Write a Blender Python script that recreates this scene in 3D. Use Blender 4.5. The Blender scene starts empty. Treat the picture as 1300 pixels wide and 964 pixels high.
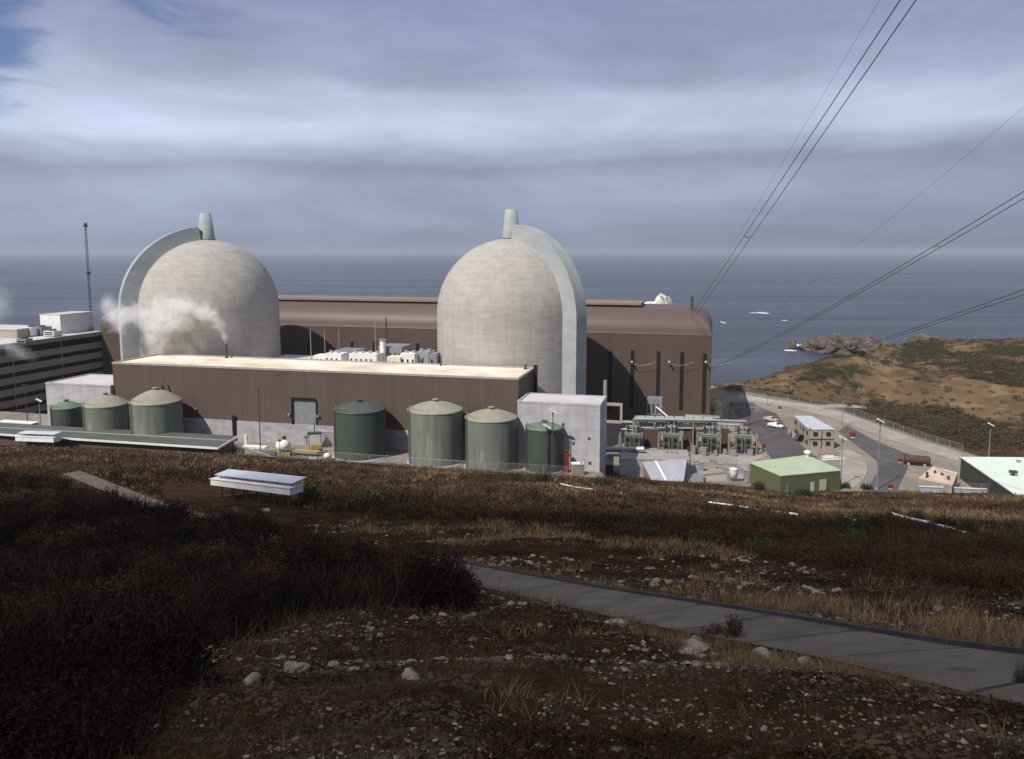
USE_HAZE = True; EXPOSURE = 0.0
import bpy, math, random
import numpy as np
from mathutils import Vector, Matrix, noise as mnoise
random.seed(7); rng = np.random.default_rng(11)
R = math.radians
scene = bpy.context.scene
COL = scene.collection
# ------------------------------------------------------------------ camera model
F = 1011.0; PHI = R(6.66); CAMZ = 61.2; CX, CY = 650.0, 437.0
cp, sp_ = math.cos(PHI), math.sin(PHI)
def ray(px, py):
    a = (px-CX)/F; b = (CY-py)/F
    return Vector((a, cp + b*sp_, -sp_ + b*cp))
def pd(px, py, d):
    r = ray(px, py); t = d/r.y
    return Vector((r.x*t, d, CAMZ + r.z*t))
def pz(px, py, z):
    r = ray(px, py); t = (z-CAMZ)/r.z
    return Vector((r.x*t, r.y*t, z))
def project(x, y, z):
    dz = z-CAMZ
    c = y*cp - dz*sp_
    b = (y*sp_ + dz*cp)/c
    return CX + F*x/c, CY - F*b
AX = R(14.0)
U = Vector((math.cos(AX), -math.sin(AX), 0)); V = Vector((math.sin(AX), math.cos(AX), 0))
RZ = -AX
def pv(px, py, v):
    r = ray(px, py); k = V.x*r.x + V.y*r.y; t = v/k
    return Vector((r.x*t, r.y*t, CAMZ + r.z*t))
def uv(p): return p.x*U.x + p.y*U.y, p.x*V.x + p.y*V.y
def W(u, v, z=0): return Vector((U.x*u + V.x*v, U.y*u + V.y*v, z))

# ------------------------------------------------------------------ materials
def mat(name, c1, c2=None, scale=1.0, stretch=(1,1,1), rough=0.8, metal=0.0, bump=0.0, bscale=None,
        lines=None, lines2=None, spots=None, detail=6.0, lo=0.35, hi=0.65, spec=0.3, world=False, ribs=None, streak=0.0, objrand=0.0):
    m = bpy.data.materials.new(name); m.use_nodes = True
    nt = m.node_tree; N = nt.nodes; L = nt.links
    for n in list(N): N.remove(n)
    out = N.new('ShaderNodeOutputMaterial'); b = N.new('ShaderNodeBsdfPrincipled')
    L.new(b.outputs[0], out.inputs[0])
    b.inputs['Roughness'].default_value = rough; b.inputs['Metallic'].default_value = metal
    b.inputs['Specular IOR Level'].default_value = spec
    tc = N.new('ShaderNodeTexCoord'); 
    if world:
        g = N.new('ShaderNodeNewGeometry'); src = g.outputs['Position']
    else: src = tc.outputs['Object']
    mp = N.new('ShaderNodeMapping'); mp.inputs['Scale'].default_value = stretch
    L.new(src, mp.inputs[0])
    def noise(sc, vec, det=detail, ro=0.6):
        n = N.new('ShaderNodeTexNoise'); n.inputs['Scale'].default_value = sc
        n.inputs['Detail'].default_value = det; n.inputs['Roughness'].default_value = ro
        L.new(vec, n.inputs['Vector']); return n.outputs['Fac']
    def rng_(x, a, bb):
        r = N.new('ShaderNodeMapRange'); r.inputs['From Min'].default_value = a; r.inputs['From Max'].default_value = bb
        L.new(x, r.inputs['Value']); return r.outputs[0]
    def mix(f, A, B, mode='MIX'):
        x = N.new('ShaderNodeMix'); x.data_type = 'RGBA'; x.blend_type = mode
        for k, v in ((6, A), (7, B)):
            if isinstance(v, tuple): x.inputs[k].default_value = (*v, 1)
            else: L.new(v, x.inputs[k])
        if isinstance(f, float): x.inputs[0].default_value = f
        else: L.new(f, x.inputs[0])
        return x.outputs[2]
    c2 = c2 or tuple(x*0.75 for x in c1)
    col = mix(rng_(noise(scale, mp.outputs[0]), lo, hi), c1, c2)
    sep = N.new('ShaderNodeSeparateXYZ'); L.new(src, sep.inputs[0])
    hsrc = None
    for ln in (lines, lines2):
        if ln:
            ax, per, wd, st = ln
            a = N.new('ShaderNodeMath'); a.operation = 'PINGPONG'; a.inputs[1].default_value = per/2
            if ax == 'R':   # angle around z, period in radians
                t = N.new('ShaderNodeMath'); t.operation = 'ARCTAN2'; L.new(sep.outputs[1], t.inputs[0]); L.new(sep.outputs[0], t.inputs[1]); L.new(t.outputs[0], a.inputs[0])
            else: L.new(sep.outputs['XYZ'.index(ax)], a.inputs[0])
            c = rng_(a.outputs[0], wd, 0.0)
            ml = N.new('ShaderNodeMath'); ml.operation = 'MULTIPLY'; ml.inputs[1].default_value = st; L.new(c, ml.inputs[0])
            col = mix(ml.outputs[0], col, tuple(x*0.35 for x in c1))
    if spots:
        sc, th, cc = spots
        col = mix(rng_(noise(sc, mp.outputs[0], 8.0, 0.7), th, th+0.06), col, cc)
    if streak:
        mp2 = N.new('ShaderNodeMapping'); mp2.inputs['Scale'].default_value = (1,1,.045); L.new(src, mp2.inputs[0])
        st = N.new('ShaderNodeMath'); st.operation = 'MULTIPLY'; st.inputs[1].default_value = streak; L.new(rng_(noise(1.1, mp2.outputs[0], 6.0, .7), .48, .70), st.inputs[0])
        col = mix(st.outputs[0], col, tuple(x*.45 for x in c1))
        st2 = N.new('ShaderNodeMath'); st2.operation = 'MULTIPLY'; st2.inputs[1].default_value = streak*.6; L.new(rng_(noise(.7, mp2.outputs[0], 5.0, .7), .50, .34), st2.inputs[0])
        col = mix(st2.outputs[0], col, tuple(min(.9, x*1.35) for x in c1))
    if objrand:
        oi = N.new('ShaderNodeObjectInfo'); hs = N.new('ShaderNodeHueSaturation'); L.new(col, hs.inputs['Color'])
        mr_ = N.new('ShaderNodeMapRange'); mr_.inputs['To Min'].default_value = 1-objrand; mr_.inputs['To Max'].default_value = 1+objrand*1.6; L.new(oi.outputs['Random'], mr_.inputs['Value']); L.new(mr_.outputs[0], hs.inputs['Value']); col = hs.outputs[0]
    L.new(col, b.inputs['Base Color'])
    h = None
    if bump:
        h = noise(bscale or scale*4, src, 5.0)
        dist = 0.05
    if ribs:
        ax, per, dp = ribs
        a = N.new('ShaderNodeMath'); a.operation = 'PINGPONG'; a.inputs[1].default_value = per/2
        L.new(sep.outputs['XYZ'.index(ax)], a.inputs[0])
        bn = N.new('ShaderNodeBump'); bn.inputs['Distance'].default_value = dp; bn.inputs['Strength'].default_value = 1
        L.new(a.outputs[0], bn.inputs['Height']); nrm = bn.outputs[0]
    if bump:
        bb = N.new('ShaderNodeBump'); bb.inputs['Strength'].default_value = min(1, bump); bb.inputs['Distance'].default_value = 0.1*max(1, bump)
        L.new(h, bb.inputs['Height'])
        if ribs: L.new(nrm, bb.inputs['Normal'])
        nrm = bb.outputs[0]
    if bump or ribs: L.new(nrm, b.inputs['Normal'])
    return m
M = {}
M['dome'] = mat('dome_concrete', (.415,.39,.36), (.32,.30,.275), .2, (1,1,3.8), .9, bump=.35, bscale=1.6, streak=.30, lines=('Z',3.05,.11,.26), lines2=('R',R(15),R(.14),.10), spots=(.16,.60,(.30,.28,.26)), lo=.3, hi=.72, detail=9)
M['rib'] = mat('rib_concrete', (.37,.39,.385), (.29,.31,.31), .15, (1,1,1.5), .85, bump=.3, lines=('Z',3.05,.05,.2))
M['conc'] = mat('wall_concrete', (.40,.39,.40), (.27,.26,.27), .25, (1,1,2.5), .9, bump=.4, streak=.4, lines=('Z',1.5,.03,.25), spots=(.35,.66,(.22,.20,.19)))
M['white_conc'] = mat('white_concrete', (.46,.445,.465), (.35,.335,.35), .16, (1,1,2.4), .9, bump=.5, streak=.35, lines=('Z',3.0,.05,.2), lines2=('X',6,.06,.15), spots=(.28,.60,(.27,.255,.26)), detail=9)
M['roof_white'] = mat('roof_gravel', (.80,.74,.63), (.55,.47,.36), .09, (1,1,1), .95, bump=.5, spots=(.3,.6,(.45,.38,.28)))
M['roof_grey'] = mat('roof_membrane', (.58,.53,.53), (.46,.42,.42), .1, rough=.9)
M['clad'] = mat('brown_cladding', (.112,.080,.066), (.094,.067,.056), .12, (1,1,.3), .6, streak=.3, ribs=('X',.9,.07), lines=('X',7.6,.05,.3), lo=.3, hi=.7)
M['clad_d'] = mat('brown_cladding_turbine', (.105,.072,.058), (.088,.060,.050), .08, (1,1,.3), .5, streak=.25, ribs=('X',1.2,.05), lines=('X',9.1,.05,.25))
M['clad_roof'] = mat('brown_roofing', (.118,.083,.069), (.102,.072,.061), .05, (1,1,1), .5, lines=('X',9.1,.04,.15))
M['dark'] = mat('dark_opening', (.012,.010,.010), rough=.6)
M['glass'] = mat('dark_glass', (.02,.022,.028), rough=.15, spec=.6)
M['tank_g'] = mat('tank_green', (.072,.088,.073), (.058,.072,.060), .3, (1,1,.3), .55, streak=.3, lines=('Z',2.4,.05,.3))
M['tank_l'] = mat('tank_pale_green', (.185,.205,.17), (.14,.155,.13), .35, (1,1,.2), .7, streak=.5, lines=('Z',2.4,.05,.3), spots=(.22,.62,(.27,.26,.21)))
M['tank_r'] = mat('tank_roof_beige', (.29,.275,.215), (.24,.225,.175), .5, rough=.8)
M['tank_ro'] = mat('tank_roof_green', (.14,.19,.13), (.11,.16,.11), .5, rough=.8)
M['office'] = mat('office_spandrel', (.25,.225,.19), (.21,.19,.16), .2, rough=.85, lines=('Y',6,.05,.25))
M['white'] = mat('white_paint', (.78,.77,.74), (.66,.65,.62), .5, rough=.6)
M['grey'] = mat('grey_metal', (.30,.31,.32), (.22,.23,.24), .8, rough=.5, metal=.3)
M['dgrey'] = mat('dark_metal', (.07,.065,.06), (.05,.045,.04), .8, rough=.6)
M['galv'] = mat('galvanised_steel', (.45,.46,.47), (.36,.37,.38), 1.5, rough=.45, metal=.5)
M['shedroof'] = mat('shed_roof_green_grey', (.095,.105,.095), (.075,.083,.076), .15, rough=.7, ribs=('X',.8,.05))
M['green_wall'] = mat('green_wall', (.115,.125,.06), (.10,.11,.053), .3, rough=.7, ribs=('X',.6,.04))
M['green_roof'] = mat('green_roof', (.42,.50,.33), (.36,.43,.28), .2, rough=.6, ribs=('Y',.6,.04))
M['pale_roof'] = mat('pale_green_roof', (.66,.74,.66), (.58,.66,.58), .2, rough=.6, ribs=('Y',.6,.03))
M['dk_green'] = mat('dark_green_wall', (.06,.062,.045), rough=.7)
M['tan'] = mat('tan_roof', (.55,.42,.33), (.46,.35,.27), .6, rough=.9)
M['beige'] = mat('beige_siding', (.36,.32,.26), (.31,.28,.23), .5, rough=.8)
M['blue_roof'] = mat('trailer_roof', (.50,.52,.60), (.42,.44,.50), .3, rough=.7)
M['zinc'] = mat('zinc_roof', (.36,.37,.41), (.31,.32,.35), .3, rough=.5, ribs=('Y',.5,.04))
M['trafo'] = mat('transformer_green', (.22,.235,.195), (.15,.165,.14), 1.0, rough=.6)
M['red'] = mat('red_paint', (.26,.03,.03), (.18,.025,.025), 2, rough=.5)
M['yellow'] = mat('yellow_paint', (.36,.28,.09), (.25,.20,.08), 2, rough=.6)
M['rust'] = mat('rusty_steel', (.10,.055,.042), (.07,.038,.03), 2, rough=.8)
M['black'] = mat('rubber', (.02,.02,.02), rough=.8)
M['wood'] = mat('timber', (.30,.22,.14), (.22,.16,.10), 2, rough=.9)
M['cable'] = mat('cable_dark', (.03,.03,.035), rough=.5)
M['asphalt'] = mat('asphalt', (.10,.092,.095), (.072,.066,.068), .12, rough=.9, world=True, spots=(.05,.58,(.16,.15,.15)))
M['slab'] = mat('concrete_slab', (.34,.31,.28), (.25,.225,.20), .15, rough=.95, world=True, bump=.3)
M['stone'] = mat('pale_stone', (.28,.238,.20), (.075,.055,.042), 1.7, rough=.95, bump=.6, bscale=15, lo=.42, hi=.58)
M['guano'] = mat('white_sea_rock', (.80,.78,.72), (.42,.38,.31), .10, rough=.9, bump=1.0, bscale=.4)
M['searock'] = mat('sea_rock', (.15,.12,.085), (.035,.029,.024), .12, (1,1,1.5), .95, bump=1.0, bscale=.5)
M['bark'] = mat('scorched_bark', (.045,.03,.022), (.02,.014,.011), 4, rough=.95)

def leafmat(name, c1, c2, rnd=.5, sc=.35):
    m = mat(name, c1, c2, sc, rough=.9, world=True, spec=.1, lo=.3, hi=.7, objrand=.45)
    nt = m.node_tree; b = [n for n in nt.nodes if n.type == 'BSDF_PRINCIPLED'][0]
    # backlit foliage lets a little light through
    return m
M['leaf_black'] = leafmat('burnt_foliage', (.010,.0055,.004), (.040,.022,.014))
M['leaf_red'] = leafmat('rust_brown_brush', (.016,.0095,.006), (.082,.048,.026), sc=.12)
M['leaf_green'] = leafmat('dark_green_scrub', (.022,.027,.012), (.045,.050,.022), sc=.2)
M['leaf_bright'] = leafmat('green_shoots', (.035,.05,.015), (.05,.065,.02))
M['grass_brown'] = leafmat('brown_dry_grass', (.062,.039,.021), (.170,.112,.062), sc=.10)
M['grass_tan'] = leafmat('tan_dry_grass', (.15,.095,.05), (.26,.17,.09), sc=.3)
M['scrub_dark'] = leafmat('headland_foliage', (.022,.022,.012), (.055,.046,.026), sc=.15)
M['twig'] = leafmat('grey_twigs', (.05,.036,.027), (.15,.11,.085))

# ------------------------------------------------------------------ mesh builder
class MB:
    def __init__(s): s.v = []; s.f = []; s.mi = []; s.sm = []
    def add(s, vs, fs, m=0, smooth=False, T=None):
        o = len(s.v)
        s.v += [tuple(T @ Vector(v)) if T is not None else tuple(v) for v in vs]
        s.f += [tuple(i+o for i in f) for f in fs]; s.mi += [m]*len(fs); s.sm += [smooth]*len(fs)
        return s
    def box(s, x0, x1, y0, y1, z0, z1, m=0, T=None):
        vs = [(x,y,z) for z in (z0,z1) for y in (y0,y1) for x in (x0,x1)]
        return s.add(vs, [(0,2,3,1),(4,5,7,6),(0,1,5,4),(2,6,7,3),(0,4,6,2),(1,3,7,5)], m, False, T)
    def cyl(s, p, q, r, r2=None, n=12, m=0, caps=True, smooth=True):
        p = Vector(p); q = Vector(q); r2 = r if r2 is None else r2
        d = (q-p); d.normalize() if d.length > 0 else None
        a = d.orthogonal().normalized(); b = d.cross(a)
        vs = []
        for c, rr in ((p, r), (q, r2)):
            for i in range(n):
                t = 2*math.pi*i/n; vs.append(c + a*(rr*math.cos(t)) + b*(rr*math.sin(t)))
        s.add(vs, [(i, (i+1) % n, n+(i+1) % n, n+i) for i in range(n)], m, smooth)
        if caps: 
            s.add(vs[:n], [tuple(range(n-1, -1, -1))], m); s.add(vs[n:], [tuple(range(n))], m)
        return s
    def tube(s, pts, r, n=6, m=0):
        for a, b in zip(pts[:-1], pts[1:]): s.cyl(a, b, r, n=n, m=m)
        return s
    def lathe(s, prof, n=48, c=(0,0,0), m=0, smooth=True):
        vs = []; k = len(prof)
        for i in range(n):
            t = 2*math.pi*i/n
            for r, z in prof: vs.append((c[0]+r*math.cos(t), c[1]+r*math.sin(t), c[2]+z))
        fs = [(i*k+j, ((i+1) % n)*k+j, ((i+1) % n)*k+j+1, i*k+j+1) for i in range(n) for j in range(k-1)]
        return s.add(vs, fs, m, smooth)
    def prism(s, poly, z0, z1, m=0, T=None):
        n = len(poly); z1 = z1 if isinstance(z1, (list, tuple)) else [z1]*n
        vs = [(x,y,z0) for x, y in poly] + [(x,y,z) for (x,y), z in zip(poly, z1)]
        return s.add(vs, [tuple(range(n-1,-1,-1)), tuple(range(n, 2*n))] + [(i,(i+1) % n,n+(i+1) % n,n+i) for i in range(n)], m, False, T)
    def build(s, name, mats, parent=None, loc=None, rz=None):
        me = bpy.data.meshes.new(name); me.from_pydata(s.v, [], s.f)
        for mm in (mats if isinstance(mats, (list, tuple)) else [mats]): me.materials.append(mm)
        me.polygons.foreach_set('material_index', s.mi); me.polygons.foreach_set('use_smooth', s.sm); me.update()
        o = bpy.data.objects.new(name, me); COL.objects.link(o)
        if parent: o.parent = parent
        if loc is not None: o.location = loc
        if rz is not None: o.rotation_euler = (0,0,rz)
        return o
def tag(o, label=None, cat=None, group=None, kind=None):
    if label: o['label'] = label
    if cat: o['category'] = cat
    if group: o['group'] = group
    if kind: o['kind'] = kind
    return o
def thing(name, label, cat, loc=(0,0,0), rz=0.0, group=None):
    o = bpy.data.objects.new(name, None); COL.objects.link(o); o.empty_display_size = .5
    o.location = loc; o.rotation_euler = (0,0,rz)
    return tag(o, label, cat, group)
def copy_tree(o, loc, rz, label=None, sc=1.0):
    r = o.copy(); COL.objects.link(r); r.location = loc; r.rotation_euler = (0,0,rz); r.scale = (sc,sc,sc) if not isinstance(sc, tuple) else sc
    if label: r['label'] = label
    for ch in [c for c in o.children]:
        c = ch.copy(); COL.objects.link(c); c.parent = r
        for g in ch.children:
            d = g.copy(); COL.objects.link(d); d.parent = c
    return r
def npmesh(name, verts, faces, m, kind=None, label=None, cat=None, smooth=False, mi=None):
    """verts (n,3), faces (k,3) or (k,4) numpy"""
    me = bpy.data.meshes.new(name); k = faces.shape[1]
    me.vertices.add(len(verts)); me.vertices.foreach_set('co', np.ascontiguousarray(verts, np.float32).ravel())
    me.loops.add(faces.size); me.loops.foreach_set('vertex_index', np.ascontiguousarray(faces, np.int32).ravel())
    me.polygons.add(len(faces)); me.polygons.foreach_set('loop_start', np.arange(0, faces.size, k, dtype=np.int32))
    me.polygons.foreach_set('loop_total', np.full(len(faces), k, np.int32))
    for x in (m if isinstance(m, list) else [m]): me.materials.append(x)
    if mi is not None: me.polygons.foreach_set('material_index', mi.astype(np.int32))
    me.polygons.foreach_set('use_smooth', np.full(len(faces), smooth))
    me.update(calc_edges=True); me.validate()
    o = bpy.data.objects.new(name, me); COL.objects.link(o)
    return tag(o, label, cat, None, kind)

# ------------------------------------------------------------------ terrain
def sm(a, b, x):
    t = np.clip((x-a)/(b-a), 0, 1); return t*t*(3-2*t)
_rd = np.array([-60, 0.0, 3, 6, 10, 14, 20, 28, 38, 50, 80, 110, 150, 184, 215, 260, 2000])
_dr = np.array([-22, 2.0, 2.9, 4.1, 5.6, 7.42, 9.8, 12.46, 15.8, 19.9, 28.4, 35.9, 44.9, 52.4, 59.5, 70, 400])
def vnoise(x, y, s, seed=0):
    """smooth value noise, vectorised"""
    x = x/s + seed*17.31; y = y/s + seed*9.77
    xi = np.floor(x).astype(np.int64); yi = np.floor(y).astype(np.int64); fx = x-xi; fy = y-yi
    fx = fx*fx*(3-2*fx); fy = fy*fy*(3-2*fy)
    def h(a, b):
        n = (a*374761393 + b*668265263 + seed*1442695) & 0xFFFFFFFF
        n = ((n ^ (n >> 13))*1274126177) & 0xFFFFFFFF
        return ((n ^ (n >> 16)) & 0xFFFF)/65535.0
    return (h(xi,yi)*(1-fx)+h(xi+1,yi)*fx)*(1-fy) + (h(xi,yi+1)*(1-fx)+h(xi+1,yi+1)*fx)*fy - .5
def fbm(x, y, s, o=4, seed=0):
    r = 0; a = 1.0
    for i in range(o): r = r + a*vnoise(x, y, s/2**i, seed+i); a *= .5
    return r
HP = [(950,540,3),(1000,590,3),(1100,590,3),(1200,590,3),(1300,590,3),(930,515,2),(980,517,3),(1040,519,4),(1100,527,4),(1180,560,3),(1300,600,3),(1400,600,4),
 (960,487,5),(1000,472,9),(1040,460,12),(1080,455,13),(1040,490,8),(1100,503,4),(1100,480,9),(1150,524,2),(1150,500,5),(1150,470,9),(1200,535,2),(1200,500,6),(1200,470,9),(1200,450,6),
 (1250,525,5),(1300,545,5),(1300,500,9),(1300,470,11),(1300,450,8),(1300,435,6),(1250,436,6),(1200,438,5),(1150,441,5),(1110,447,6),(1450,500,12),(1450,460,10),(1450,435,6)]
pts = [(*pz(a,b,c)[:2], c) for a, b, c in HP]
for a, d, z in [(905,345,0),(925,360,-20),(900,400,-34),(800,380,-30),(950,380,-26),(1000,400,-22),(1050,430,-24),(1100,500,-20),(1150,560,-30),(1200,580,-30),(1300,620,-32),(1450,640,-32),(1000,520,-36),(900,600,-38),(1100,620,-36),(1300,760,-38),(900,850,-38),(1200,900,-38),(1500,900,-38)]:
    q = pd(a, 450, d); pts.append((q.x, q.y, z))
pts = np.array(pts)
def _tps(r2): return np.where(r2 > 1e-9, r2*np.log(r2+1e-12), 0)
_s = 100.0; PX = pts[:,:2]/_s; NPT = len(PX)
D2 = ((PX[:,None]-PX[None])**2).sum(-1)
A = np.zeros((NPT+3, NPT+3)); A[:NPT,:NPT] = _tps(D2) + np.eye(NPT)*0.01; A[:NPT,NPT] = 1; A[:NPT,NPT+1:] = PX; A[NPT,:NPT] = 1; A[NPT+1:,:NPT] = PX.T
SOL = np.linalg.solve(A, np.r_[pts[:,2], 0,0,0])
def head(x, y):
    sh = x.shape; P = np.stack([x.ravel(), y.ravel()], 1)/_s; out = np.empty(len(P))
    for i in range(0, len(P), 20000):
        q = P[i:i+20000]; d2 = ((q[:,None]-PX[None])**2).sum(-1)
        out[i:i+20000] = _tps(d2)@SOL[:NPT] + SOL[NPT] + q@SOL[NPT+1:]
    return np.clip(out.reshape(sh), -40, 20)
TRACK = None
def hbase(x, y):
    x = np.asarray(x, float); y = np.asarray(y, float)
    s = x/np.maximum(y, 8)
    drop = np.interp(y, _rd, _dr)
    k = np.interp(s, [-1,-.6,-.35,-.1,.05,.2,.36,1], [-.115,-.108,-.075,-.025,0,.04,.09,.09])
    z = CAMZ - drop*(1 + k*sm(60, 170, y))
    z = z + fbm(x, y, 22, 4, 3)*1.3*sm(12, 60, y)*(1-sm(150, 185, y)) + fbm(x, y, 2.4, 4, 8)*.28*(1-sm(60, 120, y))
    z = z + fbm(x, y, 60, 2, 5)*2.2*sm(40, 90, y)*(1-sm(130, 180, y))
    return z
def plantlevel(x, y):
    p = 9 - 6*sm(21.2, 24.5, x)
    # step down to the lower yard behind the long building
    v = x*V.x + y*V.y
    p = p - (p-0.0)*sm(209, 213, v)*(1-sm(20, 26, x))
    return p
def hgt(x, y, flat=True):
    x = np.asarray(x, float); y = np.asarray(y, float)
    z = hbase(x, y); p = plantlevel(x, y)
    hd = head(x, y); w = sm(225, 262, y)*sm(44, 66, x - np.maximum(0, y-300)*0.10)
    hd = hd + (fbm(x, y, 45, 5, 21)*3.0 + fbm(x, y, 9, 3, 31)*.8)*sm(300, 340, y)*sm(-22, 0, hd)
    p2 = p*(1-w) + hd*w
    # sea side of the plant
    v = x*V.x + y*V.y
    p2 = np.where(w < .5, p2 - 40*sm(338, 372, v), p2)
    z = np.maximum(z, p2) + 0.0
    if flat and TRACK is not None:
        for ln, hw in TRACK:
            near = (x > ln[:,0].min()-6) & (x < ln[:,0].max()+6) & (y > ln[:,1].min()-6) & (y < ln[:,1].max()+6)
            if not near.any(): continue
            xs = x[near]; ys = y[near]; best = np.full(xs.shape, 1e9); bz = np.zeros(xs.shape)
            for a, b in zip(ln[:-1], ln[1:]):
                ab = b[:2]-a[:2]; t = np.clip(((xs-a[0])*ab[0]+(ys-a[1])*ab[1])/(ab@ab), 0, 1)
                dd = np.hypot(xs-a[0]-t*ab[0], ys-a[1]-t*ab[1]); zz = a[2]+t*(b[2]-a[2])
                m_ = dd < best; best = np.where(m_, dd, best); bz = np.where(m_, zz, bz)
            k = 1-sm(hw-.1, hw+2.0, best); z[near] = z[near]*(1-k) + (bz-.075)*k
    return z
def H(x, y): return float(hgt(np.array([x]), np.array([y]))[0])
def hit(px, py, dmin=3, dmax=900, flat=True):
    r = ray(px, py); ds = np.exp(np.linspace(math.log(dmin), math.log(dmax), 700)); t = ds/r.y
    z = CAMZ + r.z*t; g = hgt(r.x*t, ds, flat); i = np.argmax(z < g)
    return Vector((r.x*t[i], ds[i], g[i]))
# concrete track across the slope (two stretches)
TP = [(1520,925),(1420,895),(1330,870),(1200,838),(1100,820),(1000,805),(900,787),(800,769),(700,750),(610,731),(520,713),(440,699),(330,676),(210,648),(150,624),(90,600)]
ctr = []
for a, b in TP:
    q = hit(a, b, flat=False); ctr.append((q.x, q.y, q.z))
ctr = np.array(ctr)
# let it run on past the edge of the view along the slope
ext = []
for k_ in (18, 12, 6):
    ex_, ey_ = ctr[0,0]+k_, ctr[0,1]-k_*.12; ext.append((ex_, ey_, float(hbase(np.array([ex_]), np.array([ey_]))[0])))
ctr = np.concatenate([np.array(ext), ctr])
# resample smooth
tt = np.r_[0, np.cumsum(np.hypot(*(np.diff(ctr[:,:2], axis=0).T)))]
ts = np.arange(0, tt[-1], .8); cs = np.stack([np.interp(ts, tt, ctr[:,i]) for i in range(3)], 1)
for _ in range(60): cs[1:-1] = cs[1:-1]*.5 + (cs[:-2]+cs[2:])*.25
TRACK = [(cs[::3], 1.55)]
def build_ribbon(name, c, hw, m, off=.0, kerb=None):
    t = np.gradient(c[:,:2], axis=0); t /= np.linalg.norm(t, axis=1)[:,None]; nn = np.stack([-t[:,1], t[:,0]], 1)
    k = 7; vs = []; 
    for j in range(k):
        o = (j/(k-1)*2-1)*hw
        vs.append(np.c_[c[:,:2]+nn*o, c[:,2]+off])
    vs = np.stack(vs, 1); n_ = len(c); vs = vs.reshape(-1, 3)
    fs = [(i*k+j, (i+1)*k+j, (i+1)*k+j+1, i*k+j+1) for i in range(n_-1) for j in range(k-1)]
    o = npmesh(name, vs, np.array(fs)[:, ::-1] if False else np.array(fs), m)
    uvl = o.data.uv_layers.new(name='UVMap'); L_ = np.r_[0, np.cumsum(np.hypot(*(np.diff(c[:,:2], axis=0).T)))]
    li = np.empty(len(o.data.loops), np.int32); o.data.loops.foreach_get('vertex_index', li)
    uvs = np.stack([L_[li//k], (li % k)/(k-1)], 1); uvl.data.foreach_set('uv', uvs.astype(np.float32).ravel())
    return o
# track material: grey concrete with dark filled joints
def track_mat():
    m = mat('track_concrete', (.125,.106,.09), (.075,.063,.053), .7, rough=.95, world=True, bump=.4, spots=(1.2,.58,(.065,.052,.043)), detail=10)
    nt = m.node_tree; N = nt.nodes; L = nt.links; b = [x for x in N if x.type == 'BSDF_PRINCIPLED'][0]
    uvn = N.new('ShaderNodeUVMap'); uvn.uv_map = 'UVMap'; nz = N.new('ShaderNodeTexNoise'); nz.inputs['Scale'].default_value = .9; L.new(uvn.outputs[0], nz.inputs['Vector'])
    sp = N.new('ShaderNodeSeparateXYZ'); L.new(uvn.outputs[0], sp.inputs[0])
    a = N.new('ShaderNodeMath'); a.operation = 'MULTIPLY_ADD'; a.inputs[1].default_value = .5; L.new(nz.outputs[0], a.inputs[0]); L.new(sp.outputs[0], a.inputs[2])
    p = N.new('ShaderNodeMath'); p.operation = 'PINGPONG'; p.inputs[1].default_value = 1.6; L.new(a.outputs[0], p.inputs[0])
    r = N.new('ShaderNodeMapRange'); r.inputs['From Min'].default_value = .07; r.inputs['From Max'].default_value = .03; L.new(p.outputs[0], r.inputs[0])
    x = N.new('ShaderNodeMix'); x.data_type = 'RGBA'; x.inputs[7].default_value = (.018,.018,.026,1)
    L.new(r.outputs[0], x.inputs[0]); L.new(b.inputs['Base Color'].links[0].from_socket, x.inputs[6]); L.new(x.outputs[2], b.inputs['Base Color'])
    return m
cpx, cpy = project(cs[:,0], np.maximum(cs[:,1], 1), cs[:,2]); cut = (cpx > 285) & (cpx < 432)
c_lo = cs[:np.argmax(cut)]; c_hi = cs[len(cs)-np.argmax(cut[::-1]):]; TM_ = track_mat()
for c_, l_ in ((c_lo, 'grey concrete track with dark joints crossing the near slope'), (c_hi, 'upper stretch of the concrete track leading off past the shelter')):
    tag(build_ribbon('hillside_track', c_, 1.42, TM_, -.02), l_, 'track', kind='structure')
# low kerb along its downhill edge
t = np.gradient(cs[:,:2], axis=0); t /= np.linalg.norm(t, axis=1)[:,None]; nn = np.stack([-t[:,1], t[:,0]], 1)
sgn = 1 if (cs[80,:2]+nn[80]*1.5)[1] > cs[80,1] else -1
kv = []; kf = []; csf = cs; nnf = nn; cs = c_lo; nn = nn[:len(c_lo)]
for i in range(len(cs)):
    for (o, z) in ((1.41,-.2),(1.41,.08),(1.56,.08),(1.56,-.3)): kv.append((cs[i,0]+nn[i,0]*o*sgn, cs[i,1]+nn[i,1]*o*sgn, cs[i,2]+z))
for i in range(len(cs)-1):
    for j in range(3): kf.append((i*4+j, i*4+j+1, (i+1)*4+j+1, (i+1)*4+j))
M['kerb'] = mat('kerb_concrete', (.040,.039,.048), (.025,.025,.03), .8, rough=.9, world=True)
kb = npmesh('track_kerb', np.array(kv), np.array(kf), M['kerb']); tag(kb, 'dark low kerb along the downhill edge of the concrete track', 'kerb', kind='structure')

cs = csf; nn = nnf
VIS = [c_lo, c_hi]
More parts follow.
